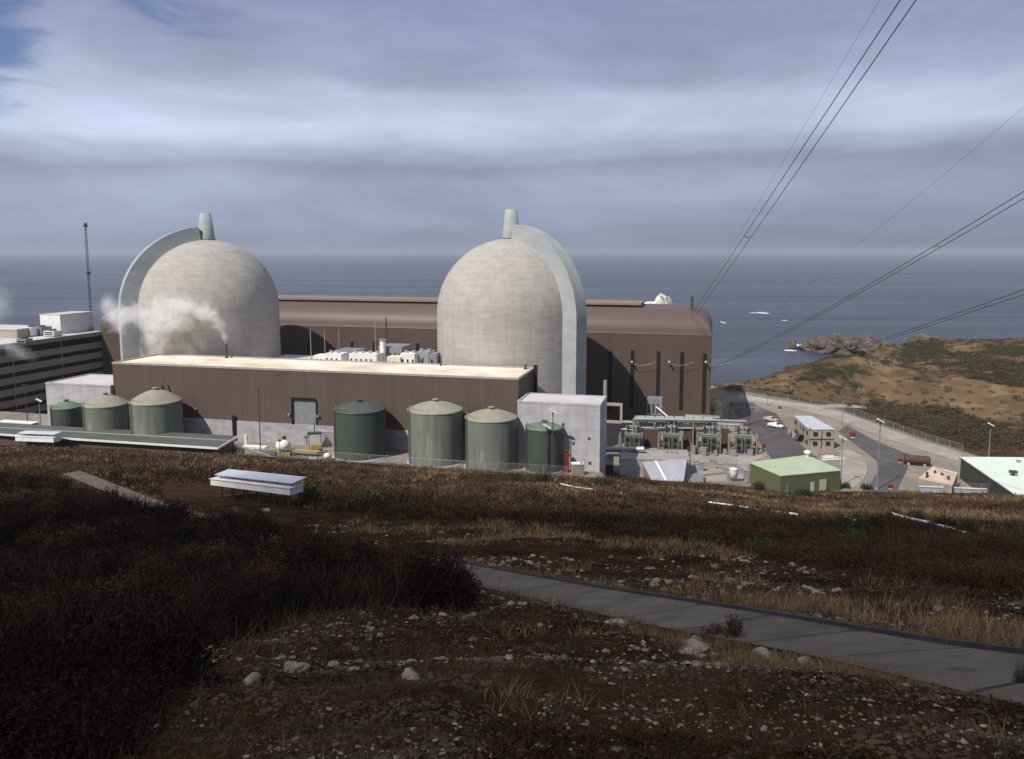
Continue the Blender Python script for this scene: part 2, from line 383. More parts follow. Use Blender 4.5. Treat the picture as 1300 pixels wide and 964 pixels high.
# ground sheet
ys = np.concatenate([np.linspace(-45, 2, 24)[:-1], np.exp(np.linspace(math.log(3), math.log(204), 430))-1+0, np.linspace(205, 330, 110), np.linspace(332, 700, 150), np.linspace(710, 1000, 20)])
nx = 520; tx = np.linspace(-1, 1, nx); 
GX = tx[None,:]*(14 + 1.0*np.maximum(ys, 0)[:,None]) ; GY = np.repeat(ys[:,None], nx, 1)
GZ = hgt(GX, GY)
gv = np.stack([GX, GY, GZ], -1).reshape(-1, 3); ny = len(ys)
ii = np.arange(ny-1)[:,None]*nx + np.arange(nx-1)[None]; gf = np.stack([ii, ii+1, ii+nx+1, ii+nx], -1).reshape(-1, 4)
def ground_mat():
    m = bpy.data.materials.new('ground'); m.use_nodes = True; nt = m.node_tree; N = nt.nodes; L = nt.links
    b = N['Principled BSDF']; b.inputs['Roughness'].default_value = .95; b.inputs['Specular IOR Level'].default_value = .0
    g = N.new('ShaderNodeNewGeometry')
    def nz(s, d=8.0, r=.62):
        n = N.new('ShaderNodeTexNoise'); n.inputs['Scale'].default_value = s; n.inputs['Detail'].default_value = d; n.inputs['Roughness'].default_value = r; L.new(g.outputs['Position'], n.inputs['Vector']); return n.outputs['Fac']
    def mr(x, a, bb):
        r = N.new('ShaderNodeMapRange'); r.inputs['From Min'].default_value = a; r.inputs['From Max'].default_value = bb; L.new(x, r.inputs['Value']); return r.outputs[0]
    def mix(f, A, B):
        x = N.new('ShaderNodeMix'); x.data_type = 'RGBA'
        for k, v in ((6, A), (7, B)):
            if isinstance(v, tuple): x.inputs[k].default_value = (*v, 1)
            else: L.new(v, x.inputs[k])
        L.new(f, x.inputs[0]); return x.outputs[2]
    soil = mix(mr(nz(.35), .38, .62), (.013,.0075,.0045), (.050,.030,.017))
    soil = mix(mr(nz(6, 10, .7), .52, .66), soil, (.085,.064,.048))
    yard = mix(mr(nz(.08), .35, .65), (.30,.26,.215), (.20,.18,.155))
    yard = mix(mr(nz(1.5), .5, .7), yard, (.16,.14,.12))
    hd = mix(mr(nz(.022, 10, .6), .42, .60), (.155,.105,.058), (.088,.057,.035))
    hd = mix(mr(nz(.10, 9, .7), .50, .64), hd, (.205,.148,.085))
    hd = mix(mr(nz(.030, 9, .65), .52, .58), hd, (.035,.036,.018))
    a1 = N.new('ShaderNodeAttribute'); a1.attribute_name = 'yard'; a2 = N.new('ShaderNodeAttribute'); a2.attribute_name = 'headland'
    c = mix(a1.outputs['Fac'], soil, yard); c = mix(a2.outputs['Fac'], c, hd)
    a3 = N.new('ShaderNodeAttribute'); a3.attribute_name = 'scrub'; c = mix(a3.outputs['Fac'], c, mix(mr(nz(.5), .4, .6), (.034,.026,.015), (.078,.052,.030)))
    L.new(c, b.inputs['Base Color'])
    bp = N.new('ShaderNodeBump'); bp.inputs['Strength'].default_value = .8; bp.inputs['Distance'].default_value = .12; L.new(nz(9, 12, .75), bp.inputs['Height']); L.new(bp.outputs[0], b.inputs['Normal'])
    return m
gr = npmesh('ground', gv, gf, ground_mat(), 'structure', 'brown hillside falling to the power station yard and headland', 'ground', smooth=True)
hb = hbase(GX, GY); pl = plantlevel(GX, GY)
yard = sm(.3, -.3, (hb-pl)*-1)  # placeholder
yard = 1-sm(-.25, .25, hb-pl)
Ppx, Ppy = project(GX, np.maximum(GY, 1), GZ)
FLN = [(880,480),(925,500),(945,498),(1000,508),(1060,519),(1160,554),(1222,574),(1300,598),(1500,660)]
hd_m = np.where((GY > 200) & (GX > 55), sm(0, 2.5, np.interp(Ppx, [p[0] for p in FLN], [p[1] for p in FLN]) - Ppy), 0)
def scrubn(x, y): return fbm(x, y, 60, 4, 91)+.5*fbm(x, y, 12, 3, 93)
FW = [(940,4),(1000,9),(1040,7),(1062,0),(1070,0),(1110,30),(1200,50),(1300,50),(1500,50)]
def valley_(x, y, px, py): 
    fl = np.interp(px, [p[0] for p in FLN], [p[1] for p in FLN]); return (fl-py), (py-(fl-np.interp(px, [p[0] for p in FW], [p[1] for p in FW])-9*vnoise(x,y,14,3)))
va, vb = valley_(GX, GY, Ppx, Ppy)
scr = hd_m*np.maximum(sm(.20, .38, scrubn(GX, GY) + .10*sm(1080, 1200, Ppx)*sm(444, 452, Ppy)*(1-sm(480, 500, Ppy))), sm(0, 3, vb)*sm(0, 2, va))
for nm, arr in (('yard', yard), ('headland', hd_m), ('scrub', scr)):
    at = gr.data.attributes.new(nm, 'FLOAT', 'POINT'); at.data.foreach_set('value', arr.astype(np.float32).ravel())

# ------------------------------------------------------------------ sea
def sea_mat():
    m = bpy.data.materials.new('sea_water'); m.use_nodes = True; nt = m.node_tree; N = nt.nodes; L = nt.links
    b = N['Principled BSDF']; b.inputs['IOR'].default_value = 1.33; b.inputs['Specular IOR Level'].default_value = .5
    g = N.new('ShaderNodeNewGeometry')
    mp = N.new('ShaderNodeMapping'); mp.inputs['Scale'].default_value = (.35,1,1); L.new(g.outputs['Position'], mp.inputs[0])
    def nz(s, d, v, r=.6):
        n = N.new('ShaderNodeTexNoise'); n.inputs['Scale'].default_value = s; n.inputs['Detail'].default_value = d; n.inputs['Roughness'].default_value = r; L.new(v, n.inputs['Vector']); return n.outputs['Fac']
    x = N.new('ShaderNodeMix'); x.data_type = 'RGBA'; x.inputs[6].default_value = (.014,.020,.031,1); x.inputs[7].default_value = (.042,.052,.070,1)
    r = N.new('ShaderNodeMapRange'); r.inputs['From Min'].default_value = .35; r.inputs['From Max'].default_value = .65
    mp3 = N.new('ShaderNodeMapping'); mp3.inputs['Scale'].default_value = (.12,1,1); L.new(g.outputs['Position'], mp3.inputs[0]); L.new(nz(.012, 9, mp3.outputs[0], .7), r.inputs['Value']); L.new(r.outputs[0], x.inputs[0]); L.new(x.outputs[2], b.inputs['Base Color'])
    rr = N.new('ShaderNodeMapRange'); rr.inputs['From Min'].default_value = .3; rr.inputs['From Max'].default_value = .7; rr.inputs['To Min'].default_value = .24; rr.inputs['To Max'].default_value = .42; L.new(nz(.009, 9, mp3.outputs[0], .7), rr.inputs['Value']); L.new(rr.outputs[0], b.inputs['Roughness'])
    b1 = N.new('ShaderNodeBump'); b1.inputs['Strength'].default_value = 1; b1.inputs['Distance'].default_value = 1.4; L.new(nz(.10, 8, mp.outputs[0], .65), b1.inputs['Height'])
    L.new(b1.outputs[0], b.inputs['Normal'])
    return m
s_ = 30000
mb = MB(); mb.add([(-s_,-2000,-26),(s_,-2000,-26),(s_,s_,-26),(-s_,s_,-26)], [(0,1,2,3)])
tag(mb.build('sea', sea_mat()), 'blue grey ocean reaching the hazy horizon', 'sea', kind='structure')
# ------------------------------------------------------------------ containment domes
def dome(px_c, d, rib_az, label, sizes):
    c = pd(px_c, 437, d); Rr = 22.5; zc = 42.5
    rt = thing('containment_dome', label, 'reactor dome', (c.x, c.y, 0), 0, 'twin containment domes')
    prof = [(Rr, -1), *[(Rr, z) for z in np.linspace(3, zc, 14)]] + [(Rr*math.cos(a), zc+Rr*math.sin(a)) for a in np.linspace(0, math.pi/2, 40)[1:-1]] + [(0.01, zc+Rr)]
    MB().lathe(prof, 128).build('shell', M['dome'], rt)
    # external vent shaft that climbs one meridian
    m = MB(); w = 2.3; p = 5.0; secs = []
    for z in np.linspace(-1, zc, 15): secs.append(((Rr-.6, z), (Rr+p, z)))
    for a in np.linspace(0, R(84), 36)[1:]:
        pp = p-.6*a
        secs.append((((Rr-.6)*math.cos(a), zc+(Rr-.6)*math.sin(a)), ((Rr+pp)*math.cos(a), zc+(Rr+pp)*math.sin(a))))
    vs = []
    for (r0,z0),(r1,z1) in secs: vs += [(r0,-w,z0),(r1,-w,z1),(r1,w,z1),(r0,w,z0)]
    k = len(secs); fs = [(i*4+j, i*4+(j+1)%4, (i+1)*4+(j+1)%4, (i+1)*4+j) for i in range(k-1) for j in range(4)]
    fs += [(3,2,1,0), tuple((k-1)*4+j for j in range(4))]
    m.add(vs, fs); o = m.build('vent_shaft', M['rib'], rt); o.rotation_euler = (0,0,rib_az)
    # stack on top
    m = MB(); m.lathe([(2.75,zc+Rr-.6),(2.75,zc+Rr+.1),(1.75,zc+Rr+8.6),(1.45,zc+Rr+8.6),(1.45,zc+Rr+7.5),(0.01,zc+Rr+7.5)], 28)
    m.build('stack', M['rib'], rt)
    m = MB(); m.lathe([(3.0,zc+Rr-.35),(3.1,zc+Rr-.1),(2.9,zc+Rr+.05)], 28); m.build('stack_collar', M['dgrey'], rt)
    return rt, c
# azimuth of each shaft, measured from the line of sight
def az_of(c, deg): # deg: 0 toward camera, + to the right as seen
    base = math.atan2(-c.y, -c.x); return base + R(deg)
dL, cL = dome(268, 267, 0, 'pale concrete reactor dome with its vent shaft curving down the side nearer the office block', 0)
next(c for c in dL.children if c.name.startswith('vent_shaft')).rotation_euler = (0,0,az_of(cL, -77))
dR, cR = dome(649, 242, 0, 'pale concrete reactor dome with its vent shaft descending its face, beside the green yard tanks', 0)
next(c for c in dR.children if c.name.startswith('vent_shaft')).rotation_euler = (0,0,az_of(cR, 46))

M['tan_dk'] = mat('brown_tan_flashing', (.26,.19,.145), rough=.7)
# ------------------------------------------------------------------ turbine hall
VT = 270.0
uR, _ = uv(pv(902, 500, VT)); uL, _ = uv(pv(133, 500, VT))
def bldg_frame(u, v, z): return W(u, v, z)
th = thing('turbine_hall', 'long brown metal clad turbine hall with rounded eaves stretching behind both domes', 'building', W(uL, VT, 0), RZ)
LT = uR-uL; DT = 43.0; ZE = 33.4; ZT = 41.4; re = 8.0
m = MB(); m.box(0, LT, 0, DT, -1, ZE); m.build('wall', M['clad_d'], th)
# rounded roof: nested offset rectangles with rounded vertical corners
def rrect(off, z, n=6, rc=3.0):
    x0, x1, y0, y1 = off, LT-off, off, DT-off; r = max(.1, rc)
    vs = []
    for cx, cy, a0 in ((x1-r,y0+r,-90),(x1-r,y1-r,0),(x0+r,y1-r,90),(x0+r,y0+r,180)):
        for i in range(n): 
            a = R(a0+90*i/(n-1)); vs.append((cx+r*math.cos(a), cy+r*math.sin(a), z))
    return vs
m = MB(); rings = [rrect(-.12, ZE-.02, rc=.4)] + [rrect(re*(1-math.cos(a)), ZE+(ZT-ZE)*math.sin(a), rc=.4+re*.7*(1-math.cos(a))) for a in np.linspace(0.03, math.pi/2, 12)]
k = len(rings[0]); vs = [v for r_ in rings for v in r_]
fs = [(i*k+j, i*k+(j+1)%k, (i+1)*k+(j+1)%k, (i+1)*k+j) for i in range(len(rings)-1) for j in range(k)]
m.add(vs, fs, smooth=True); m.add(rings[-1], [tuple(range(k))]); m.build('roof', M['clad_roof'], th)
m = MB(); m.box(20, LT-25, re+6, DT-re-4, ZT-.1, ZT+.75); m.build('monitor_gap', M['dark'], th); m = MB(); m.box(19.6, LT-24.6, re+5.6, DT-re-3.6, ZT+.75, ZT+1.45); m.build('roof_monitor', M['tan_dk'], th)
for px, y0, y1 in ((775,446,522),(803,445,518),(836,446,521),(866,447,520),(895,449,524),(447,434,452),(475,434,452),(499,435,452),(530,436,452),(392,432,452)):
    a = pv(px, y0, VT); b = pv(px, y1, VT); u0 = uv(a)[0]-uL
    m = MB(); m.box(u0-.55, u0+.55, -.28, .0, b.z, a.z); m.build('louvre_slot', M['dark'], th)
m = MB(); m.box(uv(pv(877,420,VT))[0]-uL-.5, uv(pv(877,420,VT))[0]-uL+.5, re, re+1, ZT-.3, ZT+4.4); m.build('wire_bracket', M['dgrey'], th)
# ------------------------------------------------------------------ office block (left)
oc = pd(133.5, 420, 322); uo, vo = uv(oc)
ob = thing('office_block', 'grey seven storey office block with dark ribbon windows at the edge of the station', 'building', W(uo, vo, 0), RZ)
FL = 4.0; ZR = 28.9; LO = 110
m = MB(); m.box(-45, -.9, -LO, 0, -1, ZR-.6); m.build('core_wall', M['dark'], ob)
for i in range(8):
    z1 = ZR - i*FL; h = 2.35 if i else 1.5
    if i == 7: h = 3.2
    m = MB(); m.box(-45.4, 0, -LO-.4, .4, z1-h, z1-.02 if i else z1); m.build('spandrel', M['office'], ob)
m = MB(); m.box(-44, -1, -LO+1, -1, ZR-.9, ZR+.05); m.build('roof', M['roof_grey'], ob)
for i in range(0, 5):
    m = MB(); m.box(-.75, -.45, -22*i-.5, -22*i-.1, -1, ZR-1); m.build('column', M['office'], ob)
MB().box(.03, .12, -62, -60.6, .4, 2.8).build('door', M['dark'], ob); MB().box(.03,.12,-70,-66,4.2,5.6).build('window', M['dark'], ob)
# penthouse and roof plant
def onroof(px, py, z=ZR): q = pz(px, py, z); a, b = uv(q); return a-uo, b-vo
x0, y0 = onroof(52, 424); x1, _ = onroof(82, 424)
ph = thing('roof_penthouse', 'white box shaped plant room standing on the office block roof', 'plant room', W(uo, vo, 0), RZ)
m = MB(); m.box(x0, x0+9.5, y0, y0+17, ZR, ZR+7.5); m.build('wall', M['white'], ph)
m = MB(); m.box(x0-.1, x0+9.6, y0-.1, y0+17.1, ZR+7.5, ZR+7.75); m.build('roof', M['roof_grey'], ph)
for q in (2.6, 6.2):
    m = MB(); m.box(x0+q, x0+q+.8, y0-.06, y0, ZR+.9, ZR+2.2); m.build('window', M['dark'], ph)
for n_, (px, py, w_, dd, hh, lb) in enumerate([(33,428,4.5,6,3.6,'white louvred cooling unit on the office roof beside the plant room'),(46,427,5.0,5,3.4,'louvred cooling unit with dark openings against the plant room wall'),(62,428,4.5,4,2.2,'low dark ribbed cooling unit in front of the white plant room'),(27,437,4,3,1.8,'small grey air handling unit nearest the office roof corner')]):
    ax, ay = onroof(px, py)
    ut = thing('cooling_unit', lb, 'cooling unit', W(uo+ax, vo+ay, ZR), RZ, 'cooling units on the office roof')
    MB().box(-w_/2, w_/2, 0, dd, .3, hh).build('casing', M['white'] if n_ % 2 == 0 else M['grey'], ut)
    m = MB(); [m.box(-w_/2+.4, w_/2-.4, -.08, 0, z-.25, z+.2) for z in np.arange(.9, hh-.3, .8)]; m.build('louvre', M['dark'], ut)
    m = MB(); m.cyl((0,dd/2,hh),(0,dd/2,hh+.5), w_*.3, n=16); m.build('fan_housing', M['dgrey'], ut)
    for sx in (-1,1): MB().box(sx*w_/2*.8-.15, sx*w_/2*.8+.15, .2, dd-.2, 0, .3).build('skid', M['dgrey'], ut)
a_ = onroof(0, 436); b_ = onroof(22, 430)
vb = thing('roof_vent_house', 'low flat vent house on the office roof near the picture edge', 'vent house', W(uo+b_[0], vo+b_[1], ZR), RZ)
MB().box(-22, 0, 0, 14, 0, 3.2).build('wall', M['beige'], vb); MB().box(-22.2, .2, -.2, 14.2, 3.2, 3.5).build('roof', M['roof_grey'], vb)
ax, ay = onroof(112, 420)
rd = thing('roof_duct', 'long pale duct lying along the office roof beyond the plant room', 'duct', W(uo+ax, vo+ay, ZR), RZ)
MB().box(-8, 2, -1, 1, .3, 1.5).build('duct', M['galv'], rd); MB().box(-6, -5.6, -1.2, 1.2, 0, .3).build('support', M['dgrey'], rd); MB().box(0,.4,-1.2,1.2,0,.3).build('support', M['dgrey'], rd)
# mast
mt = pd(116.5, 418, 336)
ma = thing('radio_mast', 'tall thin guyed radio mast rising behind the office block', 'mast', (mt.x, mt.y, 0), 0)
zt = pd(110, 283, 336).z
m = MB()
for k_ in range(3):
    a = 2*math.pi*k_/3; m.cyl((.42*math.cos(a),.42*math.sin(a),0),(.42*math.cos(a),.42*math.sin(a),zt-1.5), .09, n=5)
for z in np.arange(1, zt-2, 1.6):
    for k_ in range(3):
        a, b = 2*math.pi*k_/3, 2*math.pi*(k_+1)/3
        m.cyl((.42*math.cos(a),.42*math.sin(a),z),(.42*math.cos(b),.42*math.sin(b),z+.8), .04, n=4)
m.build('lattice', M['dgrey'], ma)
MB().cyl((0,0,zt-1.8),(0,0,zt), 1.0, .5, n=10).build('beacon', M['dgrey'], ma)
MB().cyl((0,0,pd(112,347,336).z-.5),(0,0,pd(112,347,336).z+.5), .85, n=10).build('collar', M['dgrey'], ma)

# ------------------------------------------------------------------ long fuel handling building in front
VF = 191.6; ZF = 29.6
ul = uv(pv(143, 470, VF))[0]; ur = uv(pv(658, 478, VF))[0]; LF = ur-ul
fb = thing('fuel_building', 'long brown clad building with a bright gravel roof in front of the domes', 'building', W(ul, VF, 0), RZ)
ZB = 14.6
MB().box(0, LF, 0, 19.6, ZB, ZF-.35).build('cladding', M['clad'], fb)
MB().box(-.25, LF+.3, -.35, 19.3, 7.5, ZB).build('base_wall', M['conc'], fb)
m = MB(); m.box(.5, LF-.5, .5, 19.2, ZF-.5, ZF-.32); m.build('roof', M['roof_white'], fb)
m = MB(); t_ = .45
m.box(-.1, LF+.1, -.12, t_, ZF-.5, ZF); m.box(-.1, LF+.1, 19.3, 19.3+t_, ZF-.5, ZF); m.box(-.1, t_, t_, 19.3, ZF-.5, ZF); m.box(LF-t_, LF+.1, t_, 19.3, ZF-.5, ZF)
m.build('parapet', mat('parapet_flashing', (.42,.36,.28), rough=.7), fb)
u0 = uv(pv(373,520,VF))[0]-ul; u1 = uv(pv(401.5,520,VF))[0]-ul; za = pv(386,508,VF).z
dr = MB().box(u0, u1, -.10, 0, ZB, za).build('roller_door', M['grey'], fb)
m = MB(); m.box(u0-.5,u0,-.5,0,ZB,za+.6); m.box(u0,u1,-.5,0,za,za+.6); m.box(u1,u1+.25,-.3,0,ZB,za); m.build('frame', M['dark'], dr)
u2 = uv(pv(408,550,VF))[0]-ul; zc_ = pv(410,548,VF).z
dr2 = MB().box(u2, u2+4.2, -.5, -.36, 8.8, zc_).build('door', M['galv'], fb); MB().box(u2-.3,u2+4.5,-.6,-.36,zc_,zc_+.5).build('lintel', M['white_conc'], dr2)
for px in (369, 405.5, 250):
    q = uv(pv(px,527,VF))[0]-ul; MB().box(q-.45,q+.1,-.75,0,17.0,17.5).build('wall_light', M['galv'], fb)
for px in (209, 217):
    q = uv(pv(px,489,VF))[0]-ul; z = pv(px,489,VF).z; MB().cyl((q,-.25,z-2.5),(q-.8,-.25,z), .12, n=6).build('conduit', M['dark'], fb)
q = uv(pv(299,545,VF))[0]-ul; MB().box(q-.4,q+.4,-.9,-.36,8.5,ZB+1.5).build('downpipe', M['dark'], fb)
# ladder-like frame at the right end
m = MB(); m.box(LF+.35, LF+1.3, 16, 17, 9, ZF+1); m.build('stair_shaft', M['dark'], fb)
for px in (555, 668, 288):
    pass
# low concrete link building that carries the roof-top plant between the domes
uc0 = uv(pd(360,440,262))[0]; uc1 = uv(pd(556,440,240))[0]
lb_ = thing('auxiliary_building', 'flat roofed concrete building tucked between the two domes under the rooftop plant', 'building', W(uc0-6, 213, 0), RZ)
LA = uc1-uc0+12
MB().box(0, LA, 0, 34, -1, 25.2).build('wall', M['conc'], lb_)
MB().box(-.1, LA+.1, -.1, 34.1, 25.2, 25.5).build('roof', M['roof_grey'], lb_)
ZA = 25.5
# rooftop plant, by pixel span (px0, px1, ytop, v, depth, material, label)
RP = [(399,412,451,222,4,'white','small white housing at the dome end of the rooftop plant'),(412,433,449,221,5,'white','white ducted fan box next to the smallest housing on the link roof'),
 (424,452,445,230,8,'grey','wide grey cooling cabinet behind the white fan boxes'),(443,478,449,219,5,'white','longest white air duct box on the rooftop between the domes'),
 (466,480,441,228,6,'zinc','tilted bluish panel housing in the middle of the rooftop plant'),(480,510,440,226,9,'grey','tallest grey penthouse carrying the white exhaust pipe'),
 (491,508,453,218,4,'roof_white','cream crate like unit below the tallest rooftop penthouse'),(508,526,449,219,5,'white','white fan box with a ribbed front beside the penthouse'),
 (527,544,447,222,6,'galv','pale roof unit with dark slots near the shaft dome'),(545,554,449,219,4,'grey','small grey cabinet hard against the shaft dome')]
for i, (a, b, yt, v, dd, mm, lab) in enumerate(RP):
    q0 = pv(a, yt, v); q1 = pv(b, yt, v); u0 = uv(q0)[0]; u1 = uv(q1)[0]; h = max(1.2, q0.z-ZA)
    t = thing('rooftop_unit', lab, 'rooftop unit', W(u0, v, ZA), RZ, 'rooftop plant between the domes'); w = u1-u0
    m = MB()
    if mm == 'zinc': m.prism([(0,0),(w,0),(w,dd),(0,dd)], .4, [h*.35,h*.75,h,h*.6])
    else: m.box(0, w, 0, dd, .4, h)
    m.build('casing', M[mm], t)
    m = MB(); [m.box(x, x+.5, -.08, 0, .9, h*.7) for x in np.arange(.5, w-.6, 1.6)]; m.build('louvre', M['dark'], t)
    MB().box(.1, .5, .2, dd-.2, 0, .4).build('skid', M['dgrey'], t); MB().box(w-.5, w-.1, .2, dd-.2, 0, .4).build('skid', M['dgrey'], t)
    if i in (1,3,7,8):
        m = MB(); [m.cyl((x,dd/2,h),(x,dd/2,h+.7), .6, n=10) for x in np.arange(1, w-.5, 2.4)]; m.build('fan', M['galv'], t)
def stackpipe(px, yt, v, r, lab, mm='white', z0=ZA, name='exhaust_pipe', cat='exhaust pipe', grp=None):
    q = pv(px, yt, v); t = thing(name, lab, cat, (q.x, q.y, z0), 0, grp)
    MB().cyl((0,0,0),(0,0,q.z-z0), r, n=12).build('pipe', M[mm], t); MB().cyl((0,0,q.z-z0),(0,0,q.z-z0+.3), r*1.35, n=12).build('cap', M['grey'], t); MB().cyl((0,0,0),(0,0,.3), r*1.5, n=12).build('flange', M['dgrey'], t)
    return t
stackpipe(486, 432, 225, .95, 'thick white exhaust pipe above the tallest rooftop penthouse')
stackpipe(490, 404, 262, .22, 'thin dark curved vent riser against the turbine hall between the domes', 'dgrey', name='vent_riser', cat='pipe')
for px, yt, lab in ((394,420,'thin pale antenna pole nearest the steaming dome'),(412,421,'thin pale antenna pole over the white fan boxes'),(430,420,'thin pale antenna pole at the edge of the dome shadow'),(476,408,'tallest faint antenna pole behind the tilted panel')):
    stackpipe(px, yt, 232, .13, lab, 'tank_r', name='antenna_pole', cat='pole', grp='antenna poles between the domes')
stackpipe(287, 437, 209.5, .35, 'short dark steam vent pipe on the long gravel roof', 'dgrey', ZF-.4, name='steam_vent', cat='pipe')
stackpipe(559.5, 452, 209.5, .2, 'short dark post on the gravel roof before the shaft dome', 'dgrey', ZF-.4, name='roof_post', cat='post')
stackpipe(667, 463, 209, .35, 'short dark vent at the far corner of the gravel roof', 'dgrey', ZF-.4, name='corner_vent', cat='vent')

# ------------------------------------------------------------------ white concrete boxes
def cbox(px0, px1, v, ztop, dep, lab, z0=7.5):
    a = uv(pv(px0, 520, v))[0]; b = uv(pv(px1, 520, v))[0]
    t = thing('concrete_annex', lab, 'building', W(a, v, 0), RZ, 'concrete annexes')
    MB().box(0, b-a, 0, dep, z0, ztop).build('wall', M['white_conc'], t)
    MB().box(.3, b-a-.3, .3, dep-.3, ztop, ztop+.12).build('roof', M['roof_grey'], t)
    m = MB(); W_ = b-a
    m.box(-.08,W_+.08,-.08,.3,ztop-.1,ztop+.4); m.box(-.08,W_+.08,dep-.3,dep+.08,ztop-.1,ztop+.4); m.box(-.08,.3,.3,dep-.3,ztop-.1,ztop+.4); m.box(W_-.3,W_+.08,.3,dep-.3,ztop-.1,ztop+.4)
    m.build('parapet', M['white_conc'], t)
    return t, b-a
t1, w1 = cbox(657, 762, 184.2, 24.9, 11.5, 'pale concrete annex behind the smallest green tank beside the shaft dome', 2)
for px, py in ((715,539),(728,563),(748,557),(749,588)):
    q = pv(px, py, 184.2); t_u = uv(q)[0]-uv(t1.location)[0]; MB().box(t_u-.3,t_u+.3,-.1,0,q.z-.3,q.z+.3).build('wall_box', M['dgrey'], t1)
t2, w2 = cbox(60, 141.5, 190.5, 22.6, 17, 'pale concrete annex behind the three tanks nearest the office block')

# ------------------------------------------------------------------ storage tanks
def tank(px0, px1, d, y_rim, y_apex, z0, wall, roof, lab, drip=False):
    pc = (px0+px1)/2; c0 = pd(pc, 500, d); th_ = math.atan2(abs(c0.x), d)
    r = (px1-px0)/2*d*math.cos(th_)/F
    zr = pd(pc, y_rim, d).z; zr2 = pd(pc, y_apex, d).z
    t = thing('storage_tank', lab, 'tank', (c0.x, c0.y, z0), R(-90)+math.atan2(c0.y, c0.x)*0, 'storage tanks in front of the station')
    h = zr-z0; dh = max(.8, zr2-zr)*.78
    MB().lathe([(r, -.8), (r, h*.33), (r,h*.66), (r, h)], 64).build('shell', M[wall], t)
    prof = [(r+.12, h-.25), (r+.14, h+.05)] + [(r*math.cos(a)*1.0, h+.05+dh*(math.sin(a)) ) for a in np.linspace(.12, math.pi/2-.02, 12)]
    # shallow dome
    prof = [(r+.12,h-.25),(r+.14,h+.05)] + [(r*(1-s), h+.05+dh*(1-(1-s)**1.75)) for s in np.linspace(.03,.98,14)]
    MB().lathe(prof, 64).build('roof', M[roof], t)
    MB().cyl((0,0,h+dh-.1),(0,0,h+dh+.45), .6, n=12).cyl((0,0,h+dh+.45),(0,0,h+dh+.6),.85,n=12).build('vent_cap', M[roof], t)
    MB().lathe([(r+.45,-.8),(r+.45,.3),(r,.35)], 48).build('footing', M['conc'], t)
    a = math.atan2(-c0.y, -c0.x) + R(25)
    m = MB(); ca, sa = math.cos(a), math.sin(a)
    for s in (-.25,.25):
        m.cyl(((r+.3)*ca - s*sa, (r+.3)*sa + s*ca, 0), ((r+.3)*ca - s*sa, (r+.3)*sa + s*ca, h+1.0), .06, n=5)
    for z in np.arange(.4, h+.8, .45): m.cyl(((r+.3)*ca+.25*sa,(r+.3)*sa-.25*ca,z), ((r+.3)*ca-.25*sa,(r+.3)*sa+.25*ca,z), .04, n=4)
    m.build('ladder', M['rust'] if not drip else M['dgrey'], t)
    # handrail on the roof edge
    m = MB(); an = np.linspace(a-.6, a+.6, 9); pts_ = [Vector((r*.93*math.cos(q), r*.93*math.sin(q), h+1.0)) for q in an]
    for p_ in pts_: m.cyl((p_.x,p_.y,h),(p_), .035, n=4)
    m.tube(pts_, .035, 4); m.build('handrail', M['grey'], t)
    return t
tank(62,105,222,516,508,9,'tank_g','tank_ro','short dark green tank with a green roof, nearest the office block')
tank(103,164,217,512.5,498,9,'tank_l','tank_r','grey green tank with a beige domed roof between the short tank and the wide one')
tank(163,232,213,508.5,491,9,'tank_l','tank_r','widest grey green tank with a beige domed roof behind the long shed')
tank(422,490,200,518.5,507.5,9,'tank_g','tank_g','dark green tank with a dark green domed roof beside the roller door')
tank(517,588,194.5,519,507,9,'tank_l','tank_r','tall grey green tank with a beige domed roof next to the dark green one')
tank(590,657,189,529,517,9,'tank_l','tank_r','stained grey green tank with a beige domed roof and whitened foot',True)
tank(667,715,186.5,541.5,535,9,'tank_g','tank_ro','narrow dark green tank in front of the pale concrete annex')
# ------------------------------------------------------------------ long low shed
ZS = 12.4
A_ = pz(277,568.5,ZS); B_ = pz(-60,547,ZS); C_ = pz(302,553.5,ZS+.6); D_ = pz(-60,534,ZS+.6)
def local(th_, p): 
    a = Matrix.Rotation(-th_.rotation_euler.z, 3, 'Z') @ (Vector(p)-Vector(th_.location)); return a
sh = thing('long_shed', 'long low shed with a grey green roof and white fascia below the storage tanks', 'shed', (A_.x, A_.y, 8), RZ)
LA_, LB_, LC_, LD_ = [local(sh, p) for p in (A_, B_, C_, D_)]
m = MB(); m.add([LA_, LB_, LD_, LC_, LA_-Vector((0,0,.25)), LB_-Vector((0,0,.25)), LD_-Vector((0,0,.25)), LC_-Vector((0,0,.25))], [(0,3,2,1),(4,5,6,7),(0,1,5,4),(1,2,6,5),(2,3,7,6),(3,0,4,7)])
m.build('roof', M['shedroof'], sh)
def strip(p, q, w, z0, z1, off=0):
    d = (q-p); d.z = 0; d.normalize(); n_ = Vector((d.y,-d.x,0))
    a = p+n_*off; b = q+n_*off
    return [a+Vector((0,0,z0)), b+Vector((0,0,z0)), b+n_*w+Vector((0,0,z0)), a+n_*w+Vector((0,0,z0)), a+Vector((0,0,z1)), b+Vector((0,0,z1)), b+n_*w+Vector((0,0,z1)), a+n_*w+Vector((0,0,z1))]
BOXF = [(3,2,1,0),(4,5,6,7),(0,1,5,4),(1,2,6,5),(2,3,7,6),(3,0,4,7)]
m = MB(); m.add(strip(LA_, LB_, -.22, -.42, .08, -.02), BOXF); m.add(strip(LC_, LA_, -.2, -.42, .10, -.02), BOXF); m.build('fascia', M['white'], sh)
m = MB(); mid = [(LA_*.45+LC_*.55), (LB_*.45+LD_*.55)]; m.add(strip(mid[0], mid[1], .3, .02, .18), BOXF); m.build('ridge_strip', M['beige'], sh)
i_ = lambda p: Vector((p.x, p.y, 0))
